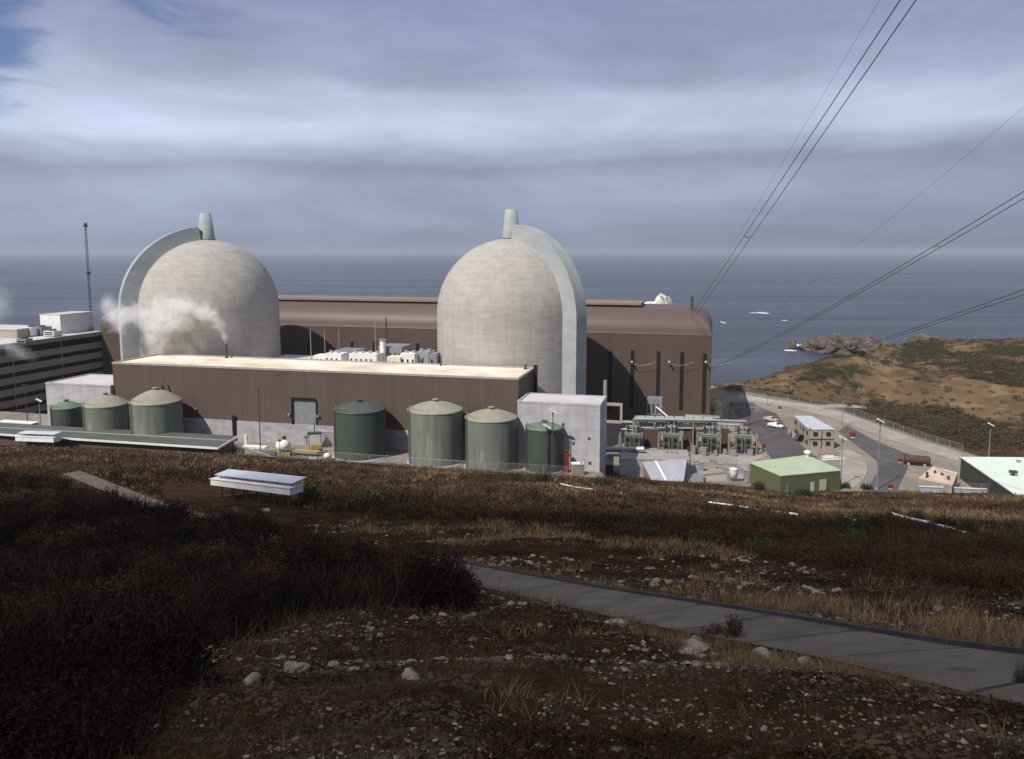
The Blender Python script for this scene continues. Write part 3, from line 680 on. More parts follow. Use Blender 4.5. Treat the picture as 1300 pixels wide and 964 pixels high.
m = MB(); cen = (LA_+LB_+LC_+LD_)/4
sq = [i_(p + (cen-p)*Vector((.004,.12,0)).to_3d().x) for p in (LA_, LC_, LD_, LB_)]
pr = [(LA_.x-.8, LA_.y+.8), (LC_.x-.8, LC_.y-.5), (LD_.x, LD_.y-.5), (LB_.x, LB_.y+.8)]
m.prism(pr, -1.5, [ZS-8-.5, ZS-8+.05, ZS-8+.05, ZS-8-.5]); m.build('wall', M['clad'], sh)

# ------------------------------------------------------------------ yard furniture helpers
def lamp(px, ytop, pxb, ybase, lab, kind='flood', z0=None, d=None, grp='light poles around the station', mm='grey', r=.13):
    if d is None:
        b = pz(pxb, ybase, z0)
    else: b = pd(pxb, ybase, d)
    z0 = H(b.x, b.y) if z0 is None else z0
    top = pd(px, ytop, b.y).z; h = top-z0
    t = thing('light_pole', lab, 'light pole', (b.x, b.y, z0), 0, grp)
    MB().cyl((0,0,-.5),(0,0,h), r*1.2, r*.8, n=8).build('pole', M[mm], t)
    MB().cyl((0,0,0),(0,0,.5), r*2.2, n=8).build('base', M['conc'], t)
    if kind == 'flood':
        hd = MB().box(-.95, .95, -.25, .25, -.16, .16, T=Matrix.Translation((0,-.1,h)) @ Matrix.Rotation(R(28),4,'Y') ).build('lamp_head', M['white'], t)
        MB().cyl((0,0,h-1.2),(0,0,h), .16, n=6).build('bracket', M['dgrey'], t)
    elif kind == 'double':
        MB().box(-.9, .9, -.12, .12, h-.08, h+.10).build('lamp_head', M[mm], t); MB().cyl((0,0,h-.7),(0,0,h), .12, n=6).build('bracket', M['dgrey'], t)
    else:
        MB().lathe([(.01,h+.35),(.3,h+.2),(.32,h-.05),(.01,h-.1)], 10).build('lamp_head', M['dgrey'], t)
    return t
lamp(34,489,36,548,'tall thin pole with a small floodlight before the office block','double',9, mm='dgrey')
lamp(51,508,52,546,'short pole with a white floodlight beside the short green tank','flood',9)
lamp(117,543,118,561,'short dark pole standing at the long shed fascia','cap',9,mm='dgrey')
lamp(256,517,257,549,'pole with a white floodlight between the widest tank and the concrete base','flood',9)
lamp(328,493,331,577,'tall dark pole with a crossbar lamp in front of the long brown wall','double',9, mm='rust')
lamp(357,560,357.5,632,'dark leaning pole at the end of the double roofed shelter','cap',d=130, mm='dgrey',r=.07)
lamp(703,522,701.5,604,'tall pole with a white floodlight in front of the narrow green tank','flood',9, mm='rust')
lamp(694,541,694,604,'shorter pole with a pale lamp box just left of the narrow tank ladder','flood',9, mm='rust', d=None)
lamp(1258,539,1255,582,'pole with a white floodlight behind the pale green roofed building','flood',3)
lamp(1122,534,1113,622,'tallest pole with a white floodlight beside the road junction','flood',3, r=.16)
lamp(1068,556,1067,617,'pole with a white floodlight at the corner of the green metal building','flood',3)
lamp(1029,542,1026.5,584,'pole with a pale lamp in front of the stacked office trailers','flood',3)
lamp(1070,508,1069,545,'thin pole with a tiny lamp beyond the stacked office trailers','cap',3)
lamp(973,501,974,516,'small far lamp post at the foot of the tan headland slope','cap',3)
lamp(876,560,876,592,'grey vertical pole in front of the transformer row','cap',3)
lamp(914,532,914,575,'thin pole rising between the two right hand transformers','cap',3)
# ------------------------------------------------------------------ pipes and steel by the annex
q = pz(767, 590, 5)
ex = thing('riser_pipe', 'tall pale vertical pipe with a square duct loop beside the concrete annex', 'pipe', (q.x, q.y, 3), RZ)
hh = pd(767, 483, q.y).z-3
MB().cyl((0,0,0),(0,0,hh), .62, .5, n=14).build('pipe', M['galv'], ex)
zA = pd(767,513,q.y).z-3; zB = pd(767,535,q.y).z-3; zC = pd(767,566,q.y).z-3
m = MB(); m.box(.5,4.6,-.3,.3,zA-.35,zA+.35); m.box(4.0,4.6,-.3,.3,zB-.3,zA-.35); m.box(.5,4.0,-.3,.3,zB-.35,zB+.3); m.build('duct_loop', M['beige'], ex)
m = MB(); m.cyl((0,0,zC-1),(10.5,-.5,zC-.2), .75, n=14); m.cyl((1,-1.6,zC-2),(10,-1.8,zC-1.6), .4, n=10); m.build('horizontal_duct', M['galv'], ex)
m = MB(); [m.box(x,x+.3,-.4,.1,-3+2.9,zC-1.2) for x in (4, 9)]; m.build('support', M['dgrey'], ex)
# ------------------------------------------------------------------ transformers
def transformer():
    t = thing('transformer', '', 'transformer', (0,0,0), RZ, 'transformers in front of the turbine hall')
    MB().box(-2.0,2.0,-1.2,1.6,.5,4.2).box(-2.1,2.1,-1.3,1.7,4.2,4.35).build('tank', M['trafo'], t)
    m = MB(); m.box(-2.3,2.3,-1.5,1.9,0,.5); m.build('plinth', M['conc'], t)
    for sx in (-1.15, 1.15):
        m = MB(); [m.box(sx-.85+i*.24, sx-.85+i*.24+.1, -2.3,-1.2,.9,4.0) for i in range(8)]; rd_ = m.build('radiator', M['trafo'], t)
        for z in (1.6, 3.1): MB().cyl((sx,-2.42,z),(sx,-2.32,z), .52, n=16).build('fan', M['dark'], rd_)
    for sx in (-1.3, 0, 1.3):
        m = MB(); z = 4.35
        for i in range(7): m.cyl((sx,.3,z+i*.26),(sx,.3,z+i*.26+.12), .3-.015*i, n=10); m.cyl((sx,.3,z+i*.26+.12),(sx,.3,z+i*.26+.26), .17, n=8)
        m.build('bushing', M['rust'] if sx else M['galv'], t)
    MB().cyl((-1.7,1.1,5.5),(1.7,1.1,5.5), .5, n=14).build('conservator', M['trafo'], t)
    m = MB(); [m.box(sx-.1,sx+.1,1.0,1.2,4.3,5.1) for sx in (-1.2,1.2)]; m.build('bracket', M['trafo'], t)
    return t
TL = [('dim grey transformer nearest the tall riser pipe, its bushings under the bus duct',803,573),('pale green transformer left of the middle of the row, with two radiator banks',851.5,573),('pale green transformer directly under the end of the bus duct',900,574),('isolated pale green transformer at the road end of the row',943,575)]
t0 = transformer()
for i, (lab, px, py) in enumerate(TL):
    b = pz(px, py, 3.0)
    t = t0 if i == 0 else copy_tree(t0, (0,0,0), RZ)
    t.scale = (1.1,1.1,1.25); t.location = (b.x, b.y, H(b.x,b.y)); t['label'] = lab
# portal fire walls (open steel frames) beside each unit
FR = [(787,573,1),(815,573,1),(836.5,573,1),(866,573,1),(885,574,1),(914,574,1),(925,575,1),(960,575,1)]
def portal():
    t = thing('steel_portal', '', 'steel frame', (0,0,0), RZ, 'pale steel portals flanking the transformers')
    MB().cyl((0,-2,0),(0,-2,5.0), .28, n=8).build('leg', M['trafo'], t); MB().cyl((0,2.5,0),(0,2.5,5.0), .28, n=8).build('leg', M['trafo'], t)
    MB().cyl((0,-2.2,5.0),(0,2.7,5.0), .3, n=8).build('beam', M['trafo'], t)
    return t
p0 = portal(); PLB = ['flanking the riser pipe side of the dim grey transformer','between the dim grey transformer and the wide gap','on the near side of the second transformer','on the far side of the second transformer','against the third transformer facing the gap','against the third transformer towards the road','beside the isolated transformer facing the others','at the very end of the row beside the road']
for i, (px, py, _) in enumerate(FR):
    b = pz(px, py, 3.0); t = p0 if i == 0 else copy_tree(p0, (0,0,0), RZ)
    t.location = (b.x, b.y, H(b.x,b.y)); t['label'] = 'pale green steel portal ' + PLB[i]
for a_x, b_x, lab in ((816,835,'dark rust fire wall between the dim grey transformer and the second one'),(867,884,'dark rust fire wall filling the middle gap of the row'),(915,926,'dark rust fire wall before the isolated transformer')):
    p_, q_ = pz(a_x,571,3.0), pz(b_x,572,3.0); t = thing('fire_wall', lab, 'wall', (p_.x,p_.y,3), RZ, 'fire walls between the transformers'); e = local(t, (q_.x,q_.y,3))
    MB().box(0,e.x,2.8,3.1,-.5,5.6).build('panel', M['rust'], t); MB().box(-.1,e.x+.1,2.7,3.2,5.6,5.8).build('coping', M['trafo'], t)
    MB().box(0,e.x,-2.4,2.8,0,.25).build('gravel_pit', M['dgrey'], t)
# isolated bus duct on posts, behind/above
b0 = pz(803, 571, 3.0); b1 = pz(906, 573, 3.0)
bd = thing('bus_duct', 'long pale bus duct on steel posts running above the transformers', 'duct', (b0.x, b0.y, 3), RZ)
e = local(bd, (b1.x, b1.y, 3)); zd = pd(850, 533, (b0.y+b1.y)/2+3).z-3
m = MB()
for oy, oz in ((3.2,0),(4.6,0),(6.0,0.0)): m.cyl((0,oy,zd+oz),(e.x,e.y+oy,zd+oz), .5, n=10)
m.build('duct', M['galv'], bd)
m = MB()
for fx in np.linspace(.02,.98,9):
    x = e.x*fx; y = e.y*fx; m.box(x-.15,x+.15,y+2.6,y+6.6,zd-.8,zd-.5); m.cyl((x,y+3.2,zd+.4),(x,y+3.2,zd+1.1),.16,n=6)
m.build('cross_beam', M['trafo'], bd)
for fx in (.02,.26,.5,.74,.98):
    x = e.x*fx; y = e.y*fx; MB().box(x-.2,x+.2,y+2.6,y+3.0,-.5,zd-.8).box(x-.2,x+.2,y+6.2,y+6.6,-.5,zd-.8).build('post', M['trafo'], bd)
m = MB(); z2 = zd-2.6; m.cyl((2,3.6,z2),(e.x,e.y+3.6,z2), .28, n=8); m.cyl((e.x,e.y+3.2,zd),(e.x+9,e.y+5,zd-.3), .4, n=8); m.build('lower_pipe', M['galv'], bd)
for i_n, px in enumerate((803, 808, 851, 856, 899, 904)):
    b = pz(px, 571, 3.0); l = local(bd, (b.x, b.y, 3)); MB().cyl((l.x,l.y+3.2,zd-3.2),(l.x,l.y+3.2,zd), .5, n=8).build('drop_leg', M['trafo'], bd)
# grey switch tower with diagonal pipe
b = pz(830, 552, 3.0)
tw = thing('switch_tower', 'grey box shaped steel tower with a white diagonal pipe before the turbine hall', 'tower', (b.x, b.y, 3), RZ)
zt = pd(830, 506, b.y).z-3; zm = pd(830, 527, b.y).z-3
MB().box(-2.4,2.4,0,4,zm,zt).build('cabin', M['grey'], tw)
m = MB(); [m.box(x-.15,x+.15,y,y+.3,-1,zm) for x in (-2.1,2.1) for y in (0,3.7)]; m.build('frame', M['grey'], tw)
m = MB(); [m.box(-2.0+i*1.3,-1.2+i*1.3,-.08,0,zm+.6,zt-1.8) for i in range(3)]; m.build('louvre', M['dgrey'], tw)
MB().cyl((.5,-.4,zm+2.8),(5.6,-.9,zm-1.2), .3, n=8).build('diagonal_pipe', M['white'], tw)
# clutter of the transformer yard
def cab():
    t = thing('equipment_cabinet', '', 'cabinet', (0,0,0), RZ, 'small grey cabinets of the transformer yard')
    MB().box(-.7,.7,-.4,.4,.15,1.9).build('body', M['grey'], t); MB().box(-.8,.8,-.5,.5,1.9,2.0).build('lid', M['galv'], t); MB().box(-.8,.8,-.5,.5,-.3,.15).build('plinth', M['conc'], t); return t
c0 = cab()
for i, (px, py) in enumerate(((795,566),(822,578),(832,577),(845,579),(870,578),(880,577),(893,579),(908,579),(920,577),(930,580),(952,579),(915,595),(922,601),(940,602),(905,590),(890,598),(948,610),(925,611))):
    b = pz(px, py, 3.0); t = c0 if i == 0 else copy_tree(c0, (0,0,0), RZ); t.location = (b.x, b.y, H(b.x,b.y)); t.scale = (random.uniform(.6,1.4), random.uniform(.8,1.5), random.uniform(.5,1.3)); t['label'] = 'small grey equipment cabinet in the crowded yard before the transformers'
def rack():
    t = thing('pipe_rack', '', 'pipe rack', (0,0,0), RZ, 'pipe racks behind the transformers')
    for x in (-4,0,4):
        MB().box(x-.12,x+.12,-.12,.12,-.3,6.6).build('post', M['trafo'], t); MB().box(x-.12,x+.12,-1.5,1.5,4.2,4.4).box(x-.12,x+.12,-1.5,1.5,6.4,6.6).build('arm', M['trafo'], t)
    for y, z in ((-1.1,4.55),(-.4,4.6),(.5,4.55),(-1,6.8),(0,6.85),(1,6.8)): MB().cyl((-5.2,y,z),(5.2,y,z), .14 if z < 5 else .2, n=8).build('pipe', M['galv'] if y < 0 else M['trafo'], t)
    return t
r0 = rack()
for i, (px, py, lab) in enumerate(((812,566,'pipe rack rising behind the dim grey transformer'),(846,567,'pipe rack just left of the grey steel tower foot'),(880,567,'pipe rack in the middle behind the bus duct'),(918,568,'pipe rack near the switchyard posts'),(893,556,'far pipe rack close under the turbine hall wall'))):
    b = pz(px, py, 3.0); t = r0 if i == 0 else copy_tree(r0, (0,0,0), RZ); t.location = (b.x, b.y+2, H(b.x,b.y)); t['label'] = lab
b = pz(800, 574, 3.0)
for i, (px0, py0, px1, py1, rr, lab) in enumerate(((880,585,935,590,.22,'long pale pipe lying across the stepped slab'),(883,589,938,596,.15,'thinner pale pipe beside the long one on the stepped slab'),(792,568,838,571,.3,'thick low pipe in front of the dim grey transformer'))):
    p_, q_ = pz(px0,py0,3.5), pz(px1,py1,3.5); t = thing('ground_pipe', lab, 'pipe', p_, 0, 'pipes on the yard slab'); MB().cyl((0,0,0), q_-p_, rr, n=10).build('pipe', M['tank_r'], t)
    for s_f in (.1,.5,.9): w_ = (q_-p_)*s_f; MB().box(w_.x-.2,w_.x+.2,w_.y-.2,w_.y+.2,-1.0,-rr*.8).build('support', M['dgrey'], t)
for i, (pl, hh_, lab) in enumerate(((((882,590),(935,592),(945,600),(884,606)),.7,'low concrete retaining kerb round the stepped slab'),(((900,600),(948,603),(948,614),(896,614)),.5,'lower concrete retaining kerb nearest the brush'))):
    P_ = [pz(a,b,3.0) for a,b in pl]; t = thing('retaining_kerb', lab, 'kerb', P_[0], 0); m = MB()
    for a, b in zip(P_, P_[1:]):
        a = a-P_[0]; b = b-P_[0]; dd_ = (b-a).normalized(); nn_ = Vector((dd_.y,-dd_.x,0))*.2; m.prism([(a.x-nn_.x,a.y-nn_.y),(b.x-nn_.x,b.y-nn_.y),(b.x+nn_.x,b.y+nn_.y),(a.x+nn_.x,a.y+nn_.y)], -.5, hh_)
    m.build('kerb', M['slab'], t)
# small switchgear posts behind (far right), many thin poles
SG = [(905,512),(912,508),(919,514),(926,506),(931,512),(938,508),(944,516),(951,513),(910,530),(922,533),(935,536),(948,538)]
def sgp():
    t = thing('switch_post', '', 'switch post', (0,0,0), RZ, 'slender switchyard posts at the end of the turbine hall')
    MB().cyl((0,0,-.5),(0,0,6.2), .11, n=6).build('pole', M['dgrey'], t); MB().box(-1.1,1.1,-.08,.08,5.2,5.35).build('crossarm', M['dgrey'], t)
    m = MB(); [m.cyl((x,0,5.35),(x,0,6.0), .1, n=6) for x in (-.9,0,.9)]; m.build('insulator', M['rust'], t); return t
s0 = sgp()
for i, (px, py) in enumerate(SG):
    b = pz(px, py+26, 3.0); t = s0 if i == 0 else copy_tree(s0, (0,0,0), RZ); t.location = (b.x, b.y, H(b.x,b.y)); t['label'] = 'slender dark switchyard post with a crossarm beside the turbine hall corner'
b = pz(905, 537, 2.5)
ct = thing('round_silo', 'squat pale round silo at the foot of the turbine hall corner', 'silo', (b.x, b.y, 2), 0)
MB().lathe([(3.2,0),(3.2,7.2),(3.35,7.3),(2,8.2),(.01,8.6)], 28).build('shell', M['beige'], ct); MB().cyl((0,0,8.4),(0,0,9),.4,n=8).build('cap', M['grey'], ct)

# ------------------------------------------------------------------ buildings of the lower yard
def poly_building(name, lab, cat, base_px, z0, ztops, walls, roofm, over=.35, grp=None, group_extra=None):
    """base_px: 4 roof-corner pixels with their roof heights -> footprint in world"""
    P = [pz(px, py, z) for (px, py), z in zip(base_px, ztops)]
    t = thing(name, lab, cat, (P[0].x, P[0].y, z0), RZ, grp)
    L_ = [local(t, p) for p in P]
    cen = sum(L_, Vector())/len(L_)
    area = sum(L_[i].x*L_[(i+1)%4].y-L_[(i+1)%4].x*L_[i].y for i in range(4))
    if area < 0: L_ = [L_[0]] + L_[:0:-1]
    wl = [(p.x+(cen.x-p.x)*.015, p.y+(cen.y-p.y)*.015) for p in L_]
    MB().prism(wl, -1.5, [p.z-.2 for p in L_]).build('wall', walls, t)
    m = MB(); m.add([Vector((p.x,p.y,p.z)) for p in L_]+[Vector((p.x,p.y,p.z-.22)) for p in L_], [(0,1,2,3),(7,6,5,4),(0,4,5,1),(1,5,6,2),(2,6,7,3),(3,7,4,0)]); m.build('roof', roofm, t)
    return t, L_
# green metal building
g, gl = poly_building('green_warehouse', 'olive green metal building with a pale green roof and a white roof vent', 'building', [(991,604),(1068,597),(1025,577.5),(951.5,587)], 3, [8.2,8.2,8.2,8.2], M['green_wall'], M['green_roof'])
a = local(g, pz(991,604,8.2)); b = local(g, pz(1068,597,8.2)); dv = (b-a).normalized(); nv = Vector((dv.y,-dv.x,0)); dv.z = 0; nv.normalize()
def facade_panel(par, a, dv, nv, s0, s1, z0, z1, name, mm, off=.10, sub=None):
    p = a+dv*s0+nv*.02; q = a+dv*s1+nv*.02; 
    vs = [(p.x,p.y,z0),(q.x,q.y,z0),(q.x,q.y,z1),(p.x,p.y,z1)]; vs2 = [(v[0]+nv.x*off,v[1]+nv.y*off,v[2]) for v in vs]
    return MB().add([*vs,*vs2], BOXF).build(name, mm, par)
facade_panel(g, a, dv, nv, 8.4, 9.5, .6, 2.9, 'door', M['green_roof']); facade_panel(g, a, dv, nv, 11.0, 12.9, .6, 3.3, 'door', M['green_roof']); facade_panel(g, a, dv, nv, 1.5, 2.5, .6, 2.9, 'door', M['tank_ro'])
vt = local(g, pz(1025,580,8.2)); MB().lathe([(.5,5.2),(.5,5.9),(.95,6.2),(.9,6.7),(.01,7.0)], 14, (vt.x, vt.y, 0)).build('roof_vent', M['white'], g)
# pale roofed hall at right edge
g2, gl2 = poly_building('pale_roofed_hall', 'dark green walled hall with a very pale roof at the edge of the yard', 'building', [(1288,627),(1370,634),(1340,581),(1219,580)], 3, [8.6,8.6,8.6,8.6], M['dk_green'], M['pale_roof'])
vt = local(g2, pz(1286,604,8.6)); MB().box(vt.x-.8,vt.x+.8,vt.y-.5,vt.y+.5,6.2,6.8).box(vt.x-.3,vt.x+.3,vt.y-.3,vt.y+.3,5.5,6.2).build('roof_vent', M['rust'], g2)
vt = local(g2, pz(1293,587,8.6)); MB().box(vt.x-.4,vt.x+.4,vt.y-.4,vt.y+.4,5.5,6.1).build('roof_vent', M['grey'], g2)
# stacked office trailers: two front + long roof
tr_, tl = poly_building('stacked_trailers', 'two storey stack of beige office trailers with a bluish flat roof', 'building', [(1027,545),(1060,545),(1030,528),(1008,528)], 3, [9.0]*4, M['beige'], M['blue_roof'])
a = local(tr_, pz(1027,545,9.0)); b = local(tr_, pz(1060,545,9.0)); dv = (b-a); dv.z=0; wd = dv.length; dv.normalize(); nv = Vector((dv.y,-dv.x,0))
for s in (1.3, wd*.5+1.3):
    for z in (1.2, 4.0):
        w_ = facade_panel(tr_, a, dv, nv, s, s+1.3, z, z+1.1, 'window', M['glass']); 
facade_panel(tr_, a, dv, nv, 0, wd, 2.9, 3.1, 'floor_band', M['dgrey'], .06); facade_panel(tr_, a, dv, nv, wd*.5-.08, wd*.5+.08, 0, 5.6, 'joint', M['dgrey'], .05)
c_ = local(tr_, pz(1008,528,9.0)); dv2 = (a-c_); dv2.z = 0; ln = dv2.length; dv2.normalize(); nv2 = Vector((dv2.y,-dv2.x,0))
for s in (ln*.12, ln*.42, ln*.62, ln*.86):
    for z in (1.2, 4.0): facade_panel(tr_, c_, dv2, nv2, s, s+1.6, z, z+1.1, 'window', M['glass'])
facade_panel(tr_, c_, dv2, nv2, ln*.25, ln*.33, 0.2, 2.6, 'door', M['dgrey'])
st = MB(); 
for i in range(12): p = c_+dv2*(ln*.5+i*.35)+nv2*.6; st.box(p.x-.6,p.x+.6,p.y-.35,p.y+.35,.2+i*.24,.28+i*.24)
st.build('stair', M['dgrey'], tr_)
# grey roofed shed with bright ridge strip
g3, gl3 = poly_building('zinc_shed', 'timber ended shed with a steep grey metal roof and one bright strip', 'shed', [(828,611),(868,611),(872,583),(813,582)], 3, [5.6,5.6,8.6,8.6], M['wood'], M['zinc'])
p, q = local(g3, pz(846,611,5.6)), local(g3, pz(831,583,8.6)); s_n = Vector((.28,0,0)); m = MB(); m.add([p-s_n+Vector((0,0,.06)),p+s_n+Vector((0,0,.06)),q+s_n+Vector((0,0,.06)),q-s_n+Vector((0,0,.06))], [(0,1,2,3)]); m.build('translucent_strip', M['white'], g3)
g4, _ = poly_building('flat_roof_store', 'long flat roofed store with pipes on top behind the grey metal roof', 'building', [(786,583),(876,584),(872,571),(790,571)], 3, [9.2,8.2,8.2,9.2], M['white_conc'], M['slab'])
for px in (846, 852, 858):
    v_ = local(g4, pz(px, 577, 8.2)); MB().cyl((v_.x,v_.y,5),(v_.x,v_.y,6.6), .3, n=8).build('vent', M['galv'], g4)
g5, _ = poly_building('dark_kiosk', 'low dark green kiosk with a slatted front at the annex corner', 'kiosk', [(760,590),(779,590),(779,578),(760,578)], 3, [7.0]*4, M['dk_green'], M['trafo'])
g6, _ = poly_building('lean_to', 'small grey lean-to beside the grey metal roofed shed', 'lean-to', [(868,612),(893,614),(893,601),(863,601)], 3, [4.4]*4, M['grey'], M['grey'])
g7, _ = poly_building('tan_cabin', 'tan gabled cabin roof beside the dark walled hall', 'cabin', [(1166,607),(1209,617),(1216,600),(1185,592)], 3, [5.6,6.4,6.4,7.4], M['beige'], M['tan'])
for px, py in ((1177,602),(1187,600),(1196,603),(1204,607)):
    v_ = local(g7, pz(px, py, 6.8)); MB().box(v_.x-.25,v_.x+.25,v_.y-.25,v_.y+.25,3,4.3).build('vent', M['rust'], g7)
# low pale wall and basin
a = pz(1167,628,3.3); b = pz(1285,633,3.3)
wl = thing('basin_wall', 'low pale blue concrete wall in front of the tan cabin', 'wall', (a.x, a.y, 3), 0)
l = Vector((b.x-a.x, b.y-a.y, 0)); ang = math.atan2(l.y,l.x); wl.rotation_euler = (0,0,ang)
MB().box(0,l.length,0,.4,-.5,2.2).build('wall', M['blue_roof'], wl); MB().box(-.1,l.length+.1,-.1,.5,2.2,2.35).build('coping', M['white'], wl)
# horizontal rusty tank
b = pz(1163, 591, 3.0)
ht = thing('horizontal_tank', 'rust brown cylindrical tank lying on saddles beside the perimeter road', 'tank', (b.x, b.y, 3), R(-20))
MB().cyl((-3,0,1.6),(3,0,1.6), 1.2, n=20).build('shell', M['rust'], ht); MB().lathe([(1.2,0),(.9,.35),(.01,.5)],20).build('end_cap', M['rust'], ht)
ec = next(c for c in ht.children if c.name.startswith('end_cap')); ec.rotation_euler = (0,R(90),0); ec.location = (3,0,1.6)
for x in (-2,2): MB().box(x-.3,x+.3,-.9,.9,0,.8).build('saddle', M['conc'], ht)
# white vertical vessel
b = pz(931, 613, 3.0)
wt = thing('white_vessel', 'small white round vessel on legs in front of the green metal building', 'vessel', (b.x, b.y, 3), 0)
MB().lathe([(.01,1.0),(.9,1.2),(1.1,3.0),(1.15,3.6),(1.2,3.7),(.01,3.9)], 20).build('body', M['white'], wt)
for k_ in range(4):
    a = k_*math.pi/2+.7; MB().cyl((.7*math.cos(a),.7*math.sin(a),-.3),(.7*math.cos(a),.7*math.sin(a),1.3), .08, n=6).build('leg', M['grey'], wt)
# hydrants
HY = [(990,521,'red fire hydrant beside the far bend of the road'),(970,570,'red fire hydrant on the kerb past the isolated transformer'),(959,568,'red fire hydrant tucked against the isolated transformer'),(1083,556,'large red hose cabinet and hydrant beyond the office trailers'),(1143,588,'red fire hydrant in front of the rust brown tank'),(1131,622,'red fire hydrant among bushes near the tallest light pole')]
def hyd():
    t = thing('fire_hydrant', '', 'fire hydrant', (0,0,0), 0, 'red fire hydrants around the yard')
    MB().cyl((0,0,0),(0,0,1.1), .28, n=12).lathe([(.36,1.1),(.33,1.35),(.01,1.55)],12).build('barrel', M['red'], t)
    MB().cyl((-.6,0,.8),(.6,0,.8), .16, n=8).cyl((0,-.5,.7),(0,0,.7), .18, n=8).build('outlet', M['red'], t)
    MB().cyl((0,0,-.2),(0,0,.12), .5, n=12).build('base', M['white'], t); MB().box(-.4,.4,.45,.8,0,1.1).build('hose_box', M['red'], t); return t
h0 = hyd()
for i, (px, py, lab) in enumerate(HY):
    b = hit(px, py, 100); t = h0 if i == 0 else copy_tree(h0, (0,0,0), 0); t.location = b; t['label'] = lab
    if i == 3: t.scale = (1.4,1.4,1.4)
# pickups
def pickup(px, py, rz, col, lab):
    b = hit(px, py, 100); t = thing('pickup_truck', lab, 'pickup truck', b+Vector((0,0,.06)), rz, 'pickup trucks on the yard road')
    m = MB(); m.prism([(-2.6,-.9),(2.6,-.9),(2.6,.9),(-2.6,.9)], .5, .95); m.prism([(.9,-.9),(2.55,-.85),(2.55,.85),(.9,.9)], .95, [1.15,1.05,1.05,1.15]); 
    m.box(-2.6,-.9,-.9,-.78,.95,1.3); m.box(-2.6,-.9,.78,.9,.95,1.3); m.box(-2.6,-2.5,-.78,.78,.95,1.3); m.build('body', M[col], t)
    m = MB(); v0 = [(-.85,-.85,.95),(1.0,-.85,.95),(1.0,.85,.95),(-.85,.85,.95),(-.7,-.7,1.75),(.35,-.7,1.75),(.35,.7,1.75),(-.7,.7,1.75)]
    m.add(v0, BOXF); cb = m.build('cab', M[col], t); 
    MB().add([(.98,-.7,1.02),(.98,.7,1.02),(.42,.62,1.68),(.42,-.62,1.68)], [(0,1,2,3)]).build('windscreen', M['glass'], cb).location = (.03,0,.02)
    for x in (-1.7, 1.7):
        for y in (-.9,.9):
            w_ = MB().cyl((x,y-.12,.38),(x,y+.12,.38), .38, n=14).build('wheel', M['black'], t); MB().cyl((x,y-.14,.38),(x,y+.14,.38), .2, n=10).build('rim', M['galv'], w_)
    return t
pickup(985, 544, R(-50), 'white', 'white pickup truck parked nearest on the dark yard road'); pickup(979, 536, R(-60), 'tan', 'tan coloured pickup truck parked behind the white one')
# white bins by trailers
for px, py, lab in ((1008,559,'cream upright bin at the kerb before the office trailers'),(1002,554,'small white drum at the kerb beside the cream bin')):
    b = hit(px, py, 100); t = thing('kerb_bin', lab, 'bin', b, .3)
    MB().lathe([(.01,0),(.55,.02),(.62,1.7),(.66,1.75),(.01,1.9)], 14).build('body', M['white'], t); MB().lathe([(.7,1.75),(.6,1.95),(.01,2.1)],14).build('lid', M['tank_r'], t)
# lumber pile
b = hit(1056, 583, 100); t = thing('timber_stack', 'pile of whitewashed boards and a low white slab near the trailers', 'timber', b, R(10))
for i, (x0, x1, y0, y1, z0, z1) in enumerate([(-3.5,3.5,-1.2,-.6,0,.25),(-2.6,1.6,-.3,0,.3,.5),(-2,2.4,.2,.5,.25,.45),(-2.4,1.0,.6,.9,0,.8)]): MB().box(x0,x1,y0,y1,z0,z1).build('board', M['white'], t)
# equipment at foot of the long building
b = pz(327, 577, 9.0); t = thing('white_sphere_tank', 'white ball shaped vessel on a yellow skid at the foot of the long brown building', 'vessel', (pz(360,578,9).x, pz(360,578,9).y, 9), 0)
MB().lathe([(1.9*math.cos(a), 2.6+1.6*math.sin(a)) for a in np.linspace(-1.55,1.55,14)], 24).build('body', M['white'], t); MB().cyl((0,0,4.1),(.5,0,4.9), .5, n=10).build('hatch', M['dgrey'], t)
MB().box(-2,2,-1.5,1.5,-.3,1.0).build('skid', M['yellow'], t)
def junk(px, py, parts, lab, cat, name, rz=0.2):
    b = pz(px, py, 9.0); t = thing(name, lab, cat, (b.x, b.y, 9), rz)
    for nm, fn, mm in parts: m = MB(); fn(m); m.build(nm, M[mm], t)
junk(313, 572, [('drum', lambda m: m.cyl((0,0,0),(0,0,4.2), .42, n=12), 'white'), ('base', lambda m: m.cyl((0,0,0),(0,0,.4), .8, n=12), 'grey')], 'narrow white upright cylinder beside the shed end', 'cylinder', 'upright_cylinder')
junk(317, 573, [('deck', lambda m: m.box(-5,5,-1,1,.9,1.5), 'white'), ('skirt', lambda m: m.box(-4.8,4.8,-.8,.8,0,.9), 'beige')], 'long low white platform beside the end of the shed', 'platform', 'loading_platform', RZ)
junk(330, 582, [('boom', lambda m: m.cyl((-5,0,2.6),(6.5,-1,.2), .35, n=8), 'tank_r'), ('foot', lambda m: m.box(-5.4,-4.6,-.4,.4,-.4,2.5), 'dgrey')], 'pale sloping pipe boom lying before the concrete base', 'pipe', 'sloping_boom', RZ)
junk(340, 580, [('body', lambda m: m.box(-1.6,1.6,-.9,.9,.3,1.9), 'grey'), ('wheels', lambda m: [m.cyl((x,-1,.4),(x,1,.4), .4, n=10) for x in (-1,1)], 'black')], 'grey wheeled compressor between the boom and the yellow machinery', 'compressor', 'compressor')
